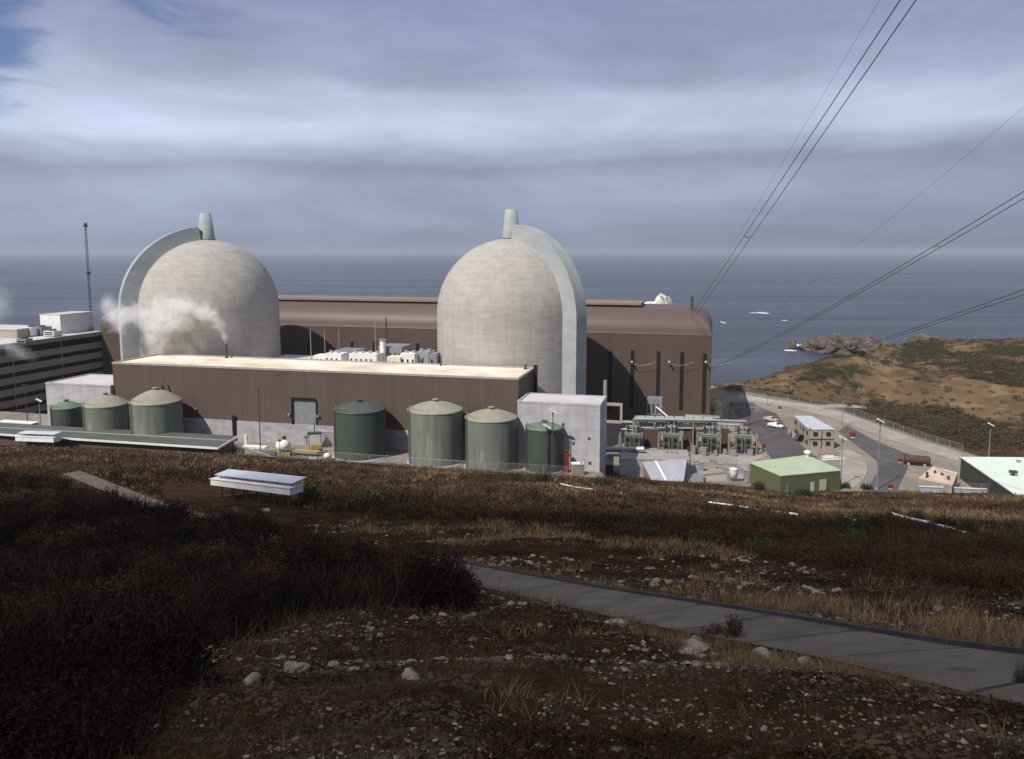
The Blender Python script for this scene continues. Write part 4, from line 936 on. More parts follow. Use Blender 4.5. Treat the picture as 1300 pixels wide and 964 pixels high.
junk(385, 578, [('bed', lambda m: m.box(-4.5,4.5,-1,1,.7,1.3), 'yellow'), ('axle', lambda m: [m.cyl((x,-1.1,.45),(x,1.1,.45), .45, n=10) for x in (-3,-2,3)], 'black')], 'long yellow flatbed trailer at the foot of the concrete base', 'trailer', 'flatbed_trailer', RZ)
junk(402, 575, [('body', lambda m: m.box(-1.3,1.3,-.9,.9,.5,2.2), 'yellow'), ('arm', lambda m: m.cyl((1,0,1.8),(2.2,0,3.6), .2, n=8), 'yellow'), ('wheel', lambda m: [m.cyl((x,-1.1,.6),(x,1.1,.6), .6, n=12) for x in (-.9,.9)], 'black')], 'yellow digger shaped machine beside the dark green tank', 'digger', 'small_digger')
junk(400, 570, [('top', lambda m: m.box(-1.8,1.8,-.8,.8,4.0,4.5), 'dgrey'), ('leg', lambda m: [m.box(x-.08,x+.08,y-.08,y+.08,0,4) for x in (-1.5,1.5) for y in (-.6,.6)], 'grey'), ('mast', lambda m: m.cyl((0,0,4.4),(0,0,7.2), .12, n=6), 'dgrey')], 'dark steel stand with a mast against the concrete base', 'stand', 'steel_stand')
junk(416, 585, [('tank', lambda m: m.lathe([(.01,2.0),(.9,1.7),(1.0,.9),(.01,.4)],14), 'white'), ('leg', lambda m: [m.cyl((x,0,-.3),(x,0,1), .1, n=6) for x in (-.6,.6)], 'grey')], 'little white dome shaped hopper at the foot of the dark green tank', 'hopper', 'hopper')
junk(397, 587, [('cover', lambda m: m.box(-.9,.9,-.6,.6,.2,1.2), 'blue_roof'), ('foot', lambda m: m.box(-.8,.8,-.5,.5,-.3,.2), 'grey')], 'small bluish box near the brush edge below the yellow trailer', 'box', 'utility_box')
junk(733, 603, [('body', lambda m: m.box(-1.3,1.3,-.8,.8,0,2.6), 'tank_r'), ('lid', lambda m: m.box(-1.4,.6,-.9,.9,2.6,2.9), 'white')], 'beige switch cabinet with a white lid in front of the annex', 'cabinet', 'switch_cabinet')
junk(741, 603, [('pipe', lambda m: m.cyl((0,0,-.3),(0,0,3.6), .14, n=6), 'white'), ('cap', lambda m: m.cyl((0,0,3.6),(0,0,3.8), .25, n=6), 'grey')], 'thin white vent pipe next to the beige cabinet', 'vent pipe', 'vent_pipe')
junk(719, 600, [('body', lambda m: m.box(-.5,.5,-.4,.4,0,5.2), 'red'), ('cap', lambda m: m.box(-.6,.6,-.5,.5,5.2,5.4), 'rust')], 'narrow red hose cabinet between the narrow tank and the annex', 'hose cabinet', 'hose_cabinet')
junk(24, 552, [('box', lambda m: m.box(-6,6,-1.3,1.3,.9,3.6), 'blue_roof'), ('window', lambda m: [m.box(x,x+1.2,-1.38,-1.3,2,3.0) for x in (-4.5,-1.5,1.5)], 'glass'), ('roof', lambda m: m.box(-6.1,6.1,-1.4,1.4,3.6,3.8), 'white'), ('wheel', lambda m: [m.cyl((x,-1.3,.45),(x,1.3,.45), .45, n=12) for x in (-3,3)], 'black')], 'grey site trailer with small windows parked behind the long shed', 'trailer', 'site_trailer', RZ)

# double roofed shelter on the hillside
def shelter(pA, pB, d0, d1, lab, hlow, legs=True, wid=2.6, rz=None):
    a = pd(*pA, d0); b = pd(*pB, d1); l = Vector((b.x-a.x, b.y-a.y, 0)); ang = math.atan2(l.y, l.x); L_ = l.length
    ztilt = b.z-a.z
    t = thing('slatted_shelter', lab, 'shelter', (a.x, a.y, a.z), ang, 'white double roofed hillside shelters')
    def sl(x, z): return z + ztilt*x/L_
    m = MB(); 
    def slab(x0,x1,y0,y1,z0,z1,tip=0): m.add([(x0,y0,sl(x0,z0)),(x1,y0,sl(x1,z0)),(x1,y1,sl(x1,z0+tip)),(x0,y1,sl(x0,z0+tip)),(x0,y0,sl(x0,z1)),(x1,y0,sl(x1,z1)),(x1,y1,sl(x1,z1+tip)),(x0,y1,sl(x0,z1+tip))], BOXF)
    slab(0, L_, 0, wid, 0, .95*hlow); slab(-.15, L_+.15, -.12, wid+.12, .95*hlow, 1.05*hlow); m.build('lower_box', M['white'], t)
    m = MB(); slab(.5, L_+.1, .3, wid+.5, hlow*1.55, hlow*1.64, .30); m.build('upper_roof', M['blue_roof'], t)
    m = MB(); [m.box(x,x+.12,wid/2,wid/2+.12,sl(x,hlow),sl(x,hlow*1.6)+.1) for x in np.linspace(.8, L_-1, 6)]; m.build('strut', M['dgrey'], t)
    if legs:
        for x in np.linspace(L_*.13, L_-.5, 6):
            for y in (.2, wid-.2):
                w_ = a + Vector((math.cos(ang)*x-math.sin(ang)*y, math.sin(ang)*x+math.cos(ang)*y, 0)); g_ = H(w_.x, w_.y)-a.z-.3
                if g_ < sl(x,0): MB().box(x-.08,x+.08,y-.08,y+.08,g_,sl(x,0)).build('leg', M['dgrey'], t)
    return t, ang, L_, a
shelter((267.5,616),(368,629),hit(285,631).y-1,hit(368,644).y-1,'white double roofed slatted shelter on thin legs beside the hillside track', .85, wid=1.9)
shelter((19.5,560),(68,562),hit(22,566).y-2,hit(68,568).y-2,'small bright white double roofed shelter against the long shed fascia', 1.25, legs=True, wid=2.0)

# ------------------------------------------------------------------ pipes on the hillside
def pipeline(pxs, r, lab, name='surface_pipe'):
    P = []
    for (a, b) in pxs:
        q = hit(a, b, 20); P.append(q+Vector((0,0,r+.25)))
    o = P[0]; t = thing(name, lab, 'pipe', o, 0, 'white pipes lying on the hillside'); P = [p-o for p in P]
    MB().tube(P, r, 8).build('pipe', M['white'], t)
    m = MB()
    for a, b in zip(P[:-1], P[1:]): m.cyl(a-(b-a).normalized()*.1, a+(b-a).normalized()*.15, r*1.5, n=8)
    m.build('coupling', M['galv'], t)
    for p in P[::2]: MB().box(p.x-.12,p.x+.12,p.y-.12,p.y+.12,p.z-1.2,p.z-r*.8).build('support', M['dgrey'], t)
pipeline([(900,641),(930,645),(960,650),(990,654),(1012,657)], .13, 'thin white pipe crossing the brush below the green metal building')
pipeline([(1073,662),(1090,666)], .16, 'short white pipe end poking out of dark scrub')
pipeline([(1133,657),(1150,662),(1180,669),(1208,677),(1232,684)], .17, 'thicker white pipe with an upright end among the scrub')
pipeline([(712,617),(730,621),(752,624)], .10, 'thin pale pipe at the brush edge below the annex')
# ------------------------------------------------------------------ fences
def fence(pp, h, step, lab, grp='chain link fences', z_h=None, rails=2, wire=True):
    """pp: world polyline"""
    t = thing('wire_fence', lab, 'fence', pp[0], 0, grp); o = Vector(pp[0]); S = []
    for a, b in zip(pp[:-1], pp[1:]):
        n_ = max(1, int((Vector(b)-Vector(a)).length/step))
        for i in range(n_): S.append(Vector(a).lerp(Vector(b), i/n_))
    S.append(Vector(pp[-1])); S = S[:100]; S = [Vector((s.x, s.y, H(s.x, s.y))) - o for s in S]
    proto = MB().cyl((0,0,-.4),(0,0,h), .05, n=6).build('post', M['galv'], t); proto.location = S[0]
    for s in S[1:]: c = proto.copy(); COL.objects.link(c); c.parent = t; c.location = s
    m = MB(); ups = [s+Vector((0,0,h-.03)) for s in S]; m.tube(ups, .03, 4); m.tube([s+Vector((0,0,.15)) for s in S], .02, 4); m.build('rail', M['galv'], t)
    if wire:
        m = MB()
        for a, b in zip(S[:-1], S[1:]):
            L_ = (b-a).length; k_ = max(2, int(L_/.45))
            for i in range(k_):
                p = a.lerp(b, i/k_); q = a.lerp(b, (i+1)/k_)
                m.add([p+Vector((0,0,.15)), p+Vector((0,0,.15))+(q-p)*.08, q+Vector((0,0,h))+(q-p)*.08, q+Vector((0,0,h))], [(0,1,2,3)])
                m.add([p+Vector((0,0,h)), p+Vector((0,0,h))+(q-p)*.08, q+Vector((0,0,.15))+(q-p)*.08, q+Vector((0,0,.15))], [(0,1,2,3)])
        m.build('mesh', M['galv'], t)
    return t
fence([hit(a,b,100,flat=False) for a,b in ((942,501),(1000,510),(1060,521),(1110,538),(1160,556),(1222,576))], 2.6, 4.5, 'long chain link fence following the far side of the perimeter road')
fence([pz(a,b,9) for a,b in ((302,585),(420,590),(520,601),(600,608),(720,608))], 2.3, 4.5, 'chain link fence at the brush edge in front of the green tanks')
fence([pz(a,b,3.2) for a,b in ((1165,630),(1300,637))], 2.4, 4, 'chain link fence in front of the pale basin wall')
fence([pz(a,b,3.2) for a,b in ((880,590),(935,592))], 2.2, 4, 'short fence between the transformers and the sloping concrete yard')
# ------------------------------------------------------------------ yard roads
def patch(name, lab, poly, m, off, n=14):
    """poly: two polylines (left side, right side) in pixels on the ground; ruled surface draped on the ground"""
    Lp, Rp = poly
    def rs(P, k):
        P = [hit(a, b, 100, flat=False) for a, b in P]; P = np.array([[p.x,p.y] for p in P]); s = np.r_[0, np.cumsum(np.hypot(*np.diff(P, axis=0).T))]
        q = np.linspace(0, s[-1], k); return np.stack([np.interp(q, s, P[:,0]), np.interp(q, s, P[:,1])], 1)
    k = 90; A = rs(Lp, k); B = rs(Rp, k); w = np.linspace(0,1,n)[None,:,None]
    G = A[:,None]*(1-w) + B[:,None]*w; Z = hgt(G[...,0], G[...,1]) + off
    vs = np.concatenate([G, Z[...,None]], -1).reshape(-1,3); ii = np.arange(k-1)[:,None]*n + np.arange(n-1)[None]
    f = np.stack([ii, ii+1, ii+n+1, ii+n], -1).reshape(-1,4)
    return tag(npmesh(name, vs, f, m, smooth=True), lab, None, None, 'structure')
patch('yard_road', 'dark asphalt road from the turbine hall corner into the yard', ([(925,511),(930,520),(945,540),(962,560),(985,590),(990,600)], [(955,512),(985,525),(1000,545),(1015,563),(1040,585),(1062,600)]), M['asphalt'], .07)
patch('perimeter_road', 'grey perimeter road sweeping past the office trailers', ([(1064,548),(1095,572),(1112,585),(1115,600),(1100,622)], [(1075,541),(1120,564),(1160,580),(1150,600),(1135,626)]), M['asphalt'], .075)
patch('far_road', 'pale road beyond the fence at the foot of the headland', ([(935,506),(1000,517),(1050,530),(1150,566),(1215,586)], [(940,502),(1000,511),(1060,522),(1160,557),(1222,577)]), M['slab'], .08)
patch('headland_track', 'pale track leading off along the headland foot', ([(1000,517),(1040,520),(1100,520)], [(1000,512),(1040,515),(1100,516)]), M['slab'], .12)
patch('concrete_apron', 'round pale concrete apron beside the green building', ([(1066,574),(1066,590),(1067,603),(1068,620)], [(1076,570),(1092,578),(1099,588),(1101,599),(1096,610),(1084,620)]), M['slab'], .10)
patch('yard_slab', 'stepped pale concrete slab in front of the transformers', ([(878,578),(880,596),(885,612)], [(975,578),(950,590),(945,612)]), M['slab'], .06)
# ------------------------------------------------------------------ rocks in the sea
def rock(px0, px1, ytop, d, lab, mm, zb=-27, dep=None, seed=1, name='sea_rock', sharp=.35, prof=None, parent=None):
    import bmesh
    a = pd(px0, ytop, d); b = pd(px1, ytop, d); w = (b.x-a.x)/2; cx = (a.x+b.x)/2; h = a.z-zb; dep = dep or w*.8
    bm = bmesh.new(); bmesh.ops.create_icosphere(bm, subdivisions=4 if mm == 'guano' else 5, radius=1)
    for v in bm.verts:
        p = v.co.copy(); n1 = mnoise.fractal(p*1.6+Vector((seed*7,0,0)), .9, 2.1, 6); n2 = abs(mnoise.noise(p*4+Vector((seed*3,5,0))))
        s = 1 + n1*sharp - n2*.12
        q = Vector((p.x*w*s, p.y*dep*s, 0)); zz = max(p.z, -.2)
        zz = max(zz,0)**(1.0 if mm == 'guano' else .8)*(1 + n1*sharp*1.2)*((1-.35*p.x) if mm == 'guano' else 1) if zz > 0 else zz
        v.co = Vector((q.x, q.y, zz*h))
    # normalise the top
    mz = max(v.co.z for v in bm.verts)
    for v in bm.verts: v.co.z *= h/mz
    me = bpy.data.meshes.new(name); bm.to_mesh(me); bm.free(); me.materials.append(M[mm])
    o = bpy.data.objects.new(name, me); COL.objects.link(o); o.location = (cx, d, zb)
    return tag(o, lab, 'rock', None if mm == 'guano' else 'brown rocks off the headland')
rock(818, 864, 372, 1000, 'white guano covered rock rising beyond the turbine hall roof', 'guano', seed=37, sharp=.42)
rock(1000, 1013, 430, 715, 'small brown sea stack at the tip of the rocky point', 'searock', seed=5)
rock(1022, 1066, 427, 700, 'blocky tan rock beside the white surf at the rocky point', 'searock', seed=9, dep=26, sharp=.45)
rock(1050, 1092, 424, 690, 'dark crag in the middle of the rocky point', 'searock', seed=12, dep=30, sharp=.5)
rock(1076, 1118, 423.5, 680, 'tallest pale topped crag on the landward side of the point', 'searock', seed=14, dep=30, sharp=.45)
rock(1105, 1148, 431, 660, 'low dark rock shelf joining the point to the headland', 'searock', seed=17, dep=26, sharp=.4)
rock(1156, 1190, 423.5, 760, 'isolated low brown rock standing off the headland', 'searock', seed=21, dep=10)
# surf and white water
M['foam'] = mat('sea_foam', (.80,.82,.84), (.45,.5,.58), .35, rough=.7, world=True)
def foam(px, py, wpx, dpx, lab, name='surf', seed=1):
    c = pz(px, py, -25.9); w = wpx/F*c.y/2; n = 40; r_ = random.Random(seed)
    dz = (pz(px, py-dpx/2, -25.9).y - pz(px, py+dpx/2, -25.9).y)/2
    m = MB(); vs = [(0,0,.35)]
    for i in range(n):
        a = 2*math.pi*i/n; s = .55+.5*r_.random(); vs.append((w*math.cos(a)*s, dz*math.sin(a)*s, 0))
    m.add(vs, [(0, i+1, (i+1) % n+1) for i in range(n)]); o = m.build(name, M['foam']); o.location = c
    return tag(o, lab, 'surf', 'patches of white water', 'structure')
foam(969,397.5,14,3.0,'white water breaking over a hidden rock far out',seed=1); foam(958,397.5,16,1.0,'thin white streak of foam trailing from the breaker',seed=2)
foam(918,409.5,6,2.2,'small fleck of white water beside the power lines',seed=3); foam(996,407,9,.9,'faint foam fleck right of the breaker',seed=4)
foam(1018,440,22,9,'white surf between the sea stack and the tan rock',seed=5); foam(1003,445,18,2.5,'pale surf line at the foot of the sea stack',seed=6); foam(1172,434,34,2,'thin surf round the isolated rock',seed=7)
foam(1048,447,30,3,'white surf along the foot of the tan rock',seed=8)

# ------------------------------------------------------------------ wires
def wire(P, r, lab, grp, name='power_line', pair=None, spacer=None):
    o = P[0]; t = thing(name, lab, 'power line', o, 0, grp)
    def curve(P, r, nm):
        cu = bpy.data.curves.new(nm, 'CURVE'); cu.dimensions = '3D'; cu.bevel_depth = r; cu.bevel_resolution = 1; s = cu.splines.new('POLY'); s.points.add(len(P)-1)
        for i, p in enumerate(P): s.points[i].co = (*(p-o), 1)
        ob_ = bpy.data.objects.new(nm, cu); COL.objects.link(ob_); 
        me = bpy.data.meshes.new_from_object(ob_.evaluated_get(bpy.context.evaluated_depsgraph_get())); bpy.data.objects.remove(ob_)
        me.materials.clear(); me.materials.append(M['cable']); oo = bpy.data.objects.new(nm, me); COL.objects.link(oo); oo.parent = t
    curve(P, r, 'conductor')
    if pair: curve(pair, r, 'conductor')
    if spacer:
        for a, b in spacer: MB().cyl(a-o, b-o, .06, n=6).build('spacer', M['dgrey'], t)
    return t
def through(c1, c2, c3, n=30, ext=.35):
    """quadratic through 3 world points (c1 far), extended past c3"""
    out = []; ch = c3-c1; s1 = (c2-c1).dot(ch)/ch.length_squared   # parameter of the middle point along the chord
    k = (c2-(c1+ch*s1))/(s1*(s1-1))                                 # gentle sag vector
    for s in np.linspace(0, 1.6, n): out.append(c1 + ch*s + k*(s*(s-1)))
    return out
def pair_line(pa, pb, ps, lab, dz=(0,0,0)):
    A_ = [pd(x, y, d) for x, y, d in pa]; B_ = [pd(x, y, d) for x, y, d in pb]
    wa = through(*A_); wb = through(*B_)
    # spacer where asked: nearest sample to given pixel x
    def near(w, px, py): return min(((p, project(p.x, p.y, p.z)) for i in range(len(w)-1) for p in [w[i].lerp(w[i+1], k_/12) for k_ in range(12)] if p.y > 5), key=lambda z: abs(z[1][0]-px)+abs(z[1][1]-py))[0]
    sp = [(near(wa, *ps[0]), near(wb, *ps[1]))]
    return wire(wa, .055, lab, 'twin power lines over the station', pair=wb, spacer=sp)
def depth_fit(x, x0, d0, x1, d1): 
    i = 1/d0 + (1/d1-1/d0)*(x-x0)/(x1-x0); return 1/i
f1 = lambda x: depth_fit(x, 878, 266, 1154, 72)
pair_line([(876,403,f1(877)),(944,301,f1(948)),(1143,0,f1(1154))], [(880.5,404,f1(877)),(953,302,f1(948)),(1163,0,f1(1154))], [(944,300),(953,302)], 'steepest twin power line, rising from the turbine hall roof corner')
f2 = lambda x: depth_fit(x, 897, 268, 1300, 112)
pair_line([(896,470,f2(897)),(1187,312,f2(1189)),(1300,243,f2(1300))], [(899,472,f2(897)),(1196,313,f2(1189)),(1300,252,f2(1300))], [(1187,312),(1196,313)], 'middle twin power line, running over the sea to the turbine hall wall')
f3 = lambda x: depth_fit(x, 945, 262, 1300, 135)
pair_line([(944,487,f3(945)),(1140,424,f3(1140)),(1300,368,f3(1300))], [(947,489,f3(945)),(1140,427,f3(1140)),(1300,374,f3(1300))], [(1250,387),(1252,391)], 'lowest twin power line, crossing in front of the headland rocks')
wire(through(pd(877,400,266), pd(960,262,150), pd(1117,0,78)), .018, 'thin faint earth wire left of the steepest twin line', 'thin earth wires')
wire(through(pd(907,455,266), pd(1130,278,170), pd(1300,136,112)), .016, 'thin faint earth wire above the middle twin line', 'thin earth wires')
# steel post that receives the lowest line
b = pd(945, 520, 262); t = thing('line_post', 'tall steel post that takes the lowest twin line beside the yard road', 'post', (b.x, b.y, H(b.x,b.y)), 0)
z = pd(945,486,262).z - H(b.x,b.y); MB().cyl((0,0,-.5),(0,0,z+.5), .18, n=8).build('pole', M['dgrey'], t); MB().box(-1.5,1.5,-.1,.1,z-.1,z+.1).build('crossarm', M['dgrey'], t)
# insulators on the turbine hall wall with jumpers
for i, (px, lab) in enumerate(((803,'pale insulator string with a drooping jumper at the second wall slot'),(850,'pale insulator string with a drooping jumper between the wall slots'),(896,'pale insulator string with a drooping jumper at the turbine hall corner'))):
    q = pv(px, 461, VT-.2); t = thing('insulator_string', lab, 'insulator', q, RZ, 'insulators on the turbine hall wall')
    m = MB()
    for k_ in range(8): m.cyl((0,-.2-k_*.28,.1*k_),(0,-.35-k_*.28,.1*k_+.05), .28, n=10); 
    m.cyl((0,0,0),(0,-2.5,.8), .06, n=6); m.build('insulator', M['white'], t)
    m = MB(); pts_ = [Vector((x, -1.8, -.9*math.sin(math.pi*(x)/8)+x*.12)) for x in np.linspace(0,8,12)]; m.tube(pts_, .05, 5); m.build('jumper', M['galv'], t)
# ------------------------------------------------------------------ vegetation helpers
def sample(n, d0, d1, s0=-.95, s1=.95):
    d = np.exp(rng.uniform(math.log(d0), math.log(d1), n)); s = rng.uniform(s0, s1, n); x = s*d; z = hgt(x, d)
    px, py = project(x, d, z); return x, d, z, px, py
def track_dist(x, y):
    best = np.full(x.shape, 1e9)
    for a, b in [q_ for c_ in VIS for q_ in zip(c_[::4][:-1], c_[::4][1:])]:
        ab = b[:2]-a[:2]; t = np.clip(((x-a[0])*ab[0]+(y-a[1])*ab[1])/(ab@ab), 0, 1); best = np.minimum(best, np.hypot(x-a[0]-t*ab[0], y-a[1]-t*ab[1]))
    return best
def blades(c, nper, h, spread, wid, lean=.45):
    """c (n,3); h,spread,wid (n,) -> triangles"""
    n = len(c); k = n*nper; I = np.repeat(np.arange(n), nper)
    a = rng.uniform(0, 2*np.pi, k); r = np.sqrt(rng.uniform(0, 1, k))*spread[I]
    b = c[I] + np.stack([r*np.cos(a), r*np.sin(a), np.full(k, -.05)], 1)
    hh = h[I]*rng.uniform(.45, 1.1, k); l = rng.normal(0, lean, (k, 2))*hh[:,None]
    l = l + np.stack([np.cos(a), np.sin(a)], 1)*(r*.5)[:,None]
    top = b + np.c_[l, hh]; t = rng.uniform(0, np.pi, k); w = wid[I]*rng.uniform(.6, 1.3, k)
    o = np.stack([np.cos(t)*w, np.sin(t)*w, np.zeros(k)], 1)
    v = np.stack([b-o, b+o, top], 1).reshape(-1, 3); return v, np.arange(k*3).reshape(-1, 3)
def leaves(c, nper, R_, H_, size, flat=.0):
    n = len(c); k = n*nper; I = np.repeat(np.arange(n), nper)
    q = rng.normal(0, 1, (k, 3)); q /= np.linalg.norm(q, axis=1)[:,None]; q[:,2] = np.abs(q[:,2]); rad = rng.uniform(.35, 1.0, k)**.6
    lob = 1 + .28*np.sin(q[:,0]*7+I*1.3)*np.cos(q[:,1]*6+I*2.1)
    p = c[I] + np.stack([q[:,0]*R_[I]*rad*lob, q[:,1]*R_[I]*rad*lob, q[:,2]*H_[I]*rad*lob + .03], 1)
    s = size[I]*rng.uniform(.5, 1.5, k)
    e1 = rng.normal(0, 1, (k, 3)); e1 /= np.linalg.norm(e1, axis=1)[:,None]; e2 = rng.normal(0, 1, (k, 3)); e2 /= np.linalg.norm(e2, axis=1)[:,None]
    e1[:,2] = np.abs(e1[:,2])
    v = np.stack([p - e2*s[:,None]*.35, p + e2*s[:,None]*.35, p + e1*s[:,None]], 1).reshape(-1, 3); return v, np.arange(k*3).reshape(-1, 3)
def merge(L_):
    vs = []; fs = []; o = 0
    for v, f in L_: vs.append(v); fs.append(f+o); o += len(v)
    return np.concatenate(vs), np.concatenate(fs)
lin = lambda x, pts: np.interp(x, [p[0] for p in pts], [p[1] for p in pts])
BR_TOP = [(0,600),(350,607),(600,628),(800,632),(1000,655),(1130,668),(1300,690)]      # upper limit of the dark band
BR_BOT = [(0,640),(350,640),(600,658),(800,680),(1000,708),(1150,735),(1300,760)]      # lower limit
LB = [(0,606),(90,608),(180,618),(290,652),(380,675),(440,700),(600,735),(640,775)]     # thicket silhouette
def in_thicket(px, py): return (px < 620) & (py > lin(px, LB)+lin(px,[(0,0),(200,15),(440,12),(620,30)]))
# --- dry grass
x, d, z, px, py = sample(62000, 5.5, 204)
td = track_dist(x, d); nz_ = fbm(x, d, 9, 3, 41)+.35*fbm(x, d, 2, 2, 43)
hb_ = hbase(x, d) - plantlevel(x, d)
on_slope = hb_ > .25
shel = pd(318, 615, 117)
okm = on_slope & (td > 2.0); okm0 = on_slope & (td > 1.35) & ~in_thicket(px, py) & (hgt(x, d) > 0)
upper = okm & (py < lin(px, BR_TOP)+10) 
keep_u = upper & (nz_ > -.35)
tt_ = (~upper) & okm & (py > lin(px, BR_BOT)-6) & (nz_ > lin(px, [(0,.42),(400,.26),(700,.12),(1300,.0)])) & ~in_thicket(px, py) & ((py < lin(px,[(0,640),(440,690),(640,722),(1000,785),(1300,845)])))
fringe = okm & (td < 3.6) & (nz_ > -.0) & ~in_thicket(px, py) & (d > 9)
def grass(name, mask, m, nper, h, lab, wide=1.0, lean=.4):
    i = np.where(mask)[0]; c = np.stack([x[i], d[i], z[i]], 1); dd = d[i]; h = h*np.clip(.35+dd/45, .4, 1.15)
    hv = h*rng.uniform(.6, 1.3, len(i)); 
    v, f = blades(c, nper, hv, np.clip(.10+.006*dd, .12, .9)*wide, np.clip(.0006*dd, .004, .09), lean)
    return npmesh(name, v, f, m, 'stuff', lab)
grass('dry_brown_grass', keep_u, M['grass_brown'], 10, .55, 'brown dry grass and low scrub along the top of the slope by the yard', 1.3)
grass('dry_tan_grass', (keep_u & (nz_ > .12)) | (tt_ & (rng.uniform(size=len(x)) < .5)), M['grass_tan'], 6, .55, 'pale tan dry grass tufts scattered over the slope')
grass('dry_brown_verge_grass', (fringe & (nz_ > .16)) | (okm0 & (td < 2.3) & (nz_ > -.4) & (d > 5)) | (tt_ & (rng.uniform(size=len(x)) < .8)), M['grass_brown'], 7, .36, 'brown dry weeds along the verges of the concrete track')
# --- dark brush band (stuff) and left thicket mass
x, d, z, px, py = sample(30000, 6, 200)
td = track_dist(x, d); hb_ = hbase(x, d) - plantlevel(x, d); nz_ = fbm(x, d, 12, 3, 51)
band = (hb_ > .3) & (td > 2.8) & (py > lin(px, BR_TOP)+nz_*16) & (py < lin(px, BR_BOT)+nz_*22) & ~in_thicket(px, py)
# keep the shelter's clearing open
clear = (np.abs(px-300) < 95) & (py > 612) & (py < 668)
band &= ~clear
red = band & (nz_ < .45); 
def brush(name, mask, m, nper, Rm, Hm, ls, lab):
    i = np.where(mask)[0]; dd = d[i]; c = np.stack([x[i], d[i], z[i]-.05], 1); r = Rm*rng.uniform(.5, 1.3, len(i))*np.clip(.45+dd/90, .5, 1.5)
    v1 = leaves(c, nper, r, r*Hm/Rm, np.clip(ls*(.4+dd/55), .035, .34)); v2 = blades(c, max(4, nper//5), r*Hm/Rm*1.35, r*.8, np.clip(.0007*dd, .005, .07), .35)
    v, f = merge([v1, v2]); return npmesh(name, v, f, m, 'stuff', lab)
brush('rust_brown_brush', red, M['leaf_red'], 44, .8, .75, .13, 'dense rust brown brush in a dark band across the slope')
brush('green_brush', band & (nz_ > .42), M['leaf_green'], 44, .8, .6, .12, 'dark green brush showing through the rust brown band')
brush('bright_green_shoots', band & (fbm(x, d, 16, 2, 61) > .52) , M['leaf_bright'], 30, .7, .6, .1, 'small flushes of brighter green leaves in the brush band')
thk = (hb_ > .3) & in_thicket(px, py) & (td > 1.6) & (py < lin(px,[(0,1010),(130,960),(230,860),(330,800),(450,785),(600,765)])+nz_*60) & (nz_ > -.42)
brush('burnt_thicket', thk & (nz_ < .75), M['leaf_black'], 50, .75, .95, .085, 'near black burnt thicket covering the lower left slope')
# grey dead stems through the foreground burnt ground
x, d, z, px, py = sample(9000, 4.5, 45); td = track_dist(x, d)
mk_ = (td > 2) & (fbm(x, d, 3, 2, 71) > np.where(px < 650, -.3, .0))
i = np.where(mk_)[0]; v, f = blades(np.stack([x[i], d[i], z[i]], 1), 4, rng.uniform(.10, .45, len(i))*np.clip(d[i]/12, .6, 2.4)*np.where(px[i] < 560, 1.5, .8), np.full(len(i), .12), np.clip(.00045*d[i], .003, .015), .8)
npmesh('burnt_stems', v, f, M['twig'], 'stuff', 'thin grey burnt stems standing in the scorched foreground')
# --- stones
import bmesh
def ico(sub):
    bm = bmesh.new(); bmesh.ops.create_icosphere(bm, subdivisions=sub, radius=1); v = np.array([v.co[:] for v in bm.verts]); f = np.array([[q.index for q in p.verts] for p in bm.faces]); bm.free(); return v, f
iv, if_ = ico(1)
def stones(name, mask, smin, smax, lab, mm):
    i = np.where(mask)[0]; n = len(i); s = (smin + (smax-smin)*rng.uniform(0,1,n)**4)*np.clip(d[i]/32, .4, 1.1)
    sc = s[:,None]*np.stack([rng.uniform(.7,1.4,n), rng.uniform(.7,1.4,n), rng.uniform(.35,.75,n)], 1)
    a = rng.uniform(0, 6.28, n); jit = 1 + rng.normal(0, .16, (n, len(iv)))
    p = iv[None]*jit[...,None]*sc[:,None]; ca, sa = np.cos(a)[:,None], np.sin(a)[:,None]
    q = np.stack([p[...,0]*ca-p[...,1]*sa, p[...,0]*sa+p[...,1]*ca, p[...,2]], -1) + np.stack([x[i], d[i], z[i]+s*.12], 1)[:,None]
    f = (if_[None] + (np.arange(n)*len(iv))[:,None,None]).reshape(-1, 3)
    return npmesh(name, q.reshape(-1,3), f, mm, 'stuff', lab, smooth=False)
x, d, z, px, py = sample(70000, 4.5, 100); td = track_dist(x, d); nz_ = fbm(x, d, 5, 3, 81); nb = fbm(x, d, 1.3, 2, 83)
rocky = (td > 1.9) & (((py > lin(px, BR_BOT)+8)) | ((py > 640) & (px < 480) & (px > 330))) & (nz_+nb*.6 > lin(px, [(0,.35),(300,.1),(700,-.05),(1300,-.2)])+np.where(py>lin(px,[(0,700),(600,735),(1300,830)]),0,.1))
stones('loose_stones', rocky & (d > 11) & (rng.uniform(size=len(x)) < np.where(py < 740, .38, .25)), .03, .21, 'pale loose stones scattered over the burnt soil of the slope', M['stone'])
stones('loose_pebbles', (td > 1.7) & (d < 30) & (nz_+nb > lin(px,[(0,.2),(350,.02),(700,-.1),(1300,-.15)])) & (rng.uniform(size=len(x)) < .34), .012, .085, 'small pale pebbles littering the scorched foreground', M['stone'])
x, d, z, px, py = sample(60000, 4.5, 40); td = track_dist(x, d)
M['char'] = mat('charred_litter', (.013,.009,.007), (.075,.050,.035), 1.2, rough=.95, world=True)
stones('charred_litter', (td > 1.8) & (fbm(x, d, 2.2, 3, 85) > -.2), .022, .10, 'black charred twigs and clods covering the foreground soil', M['char'])
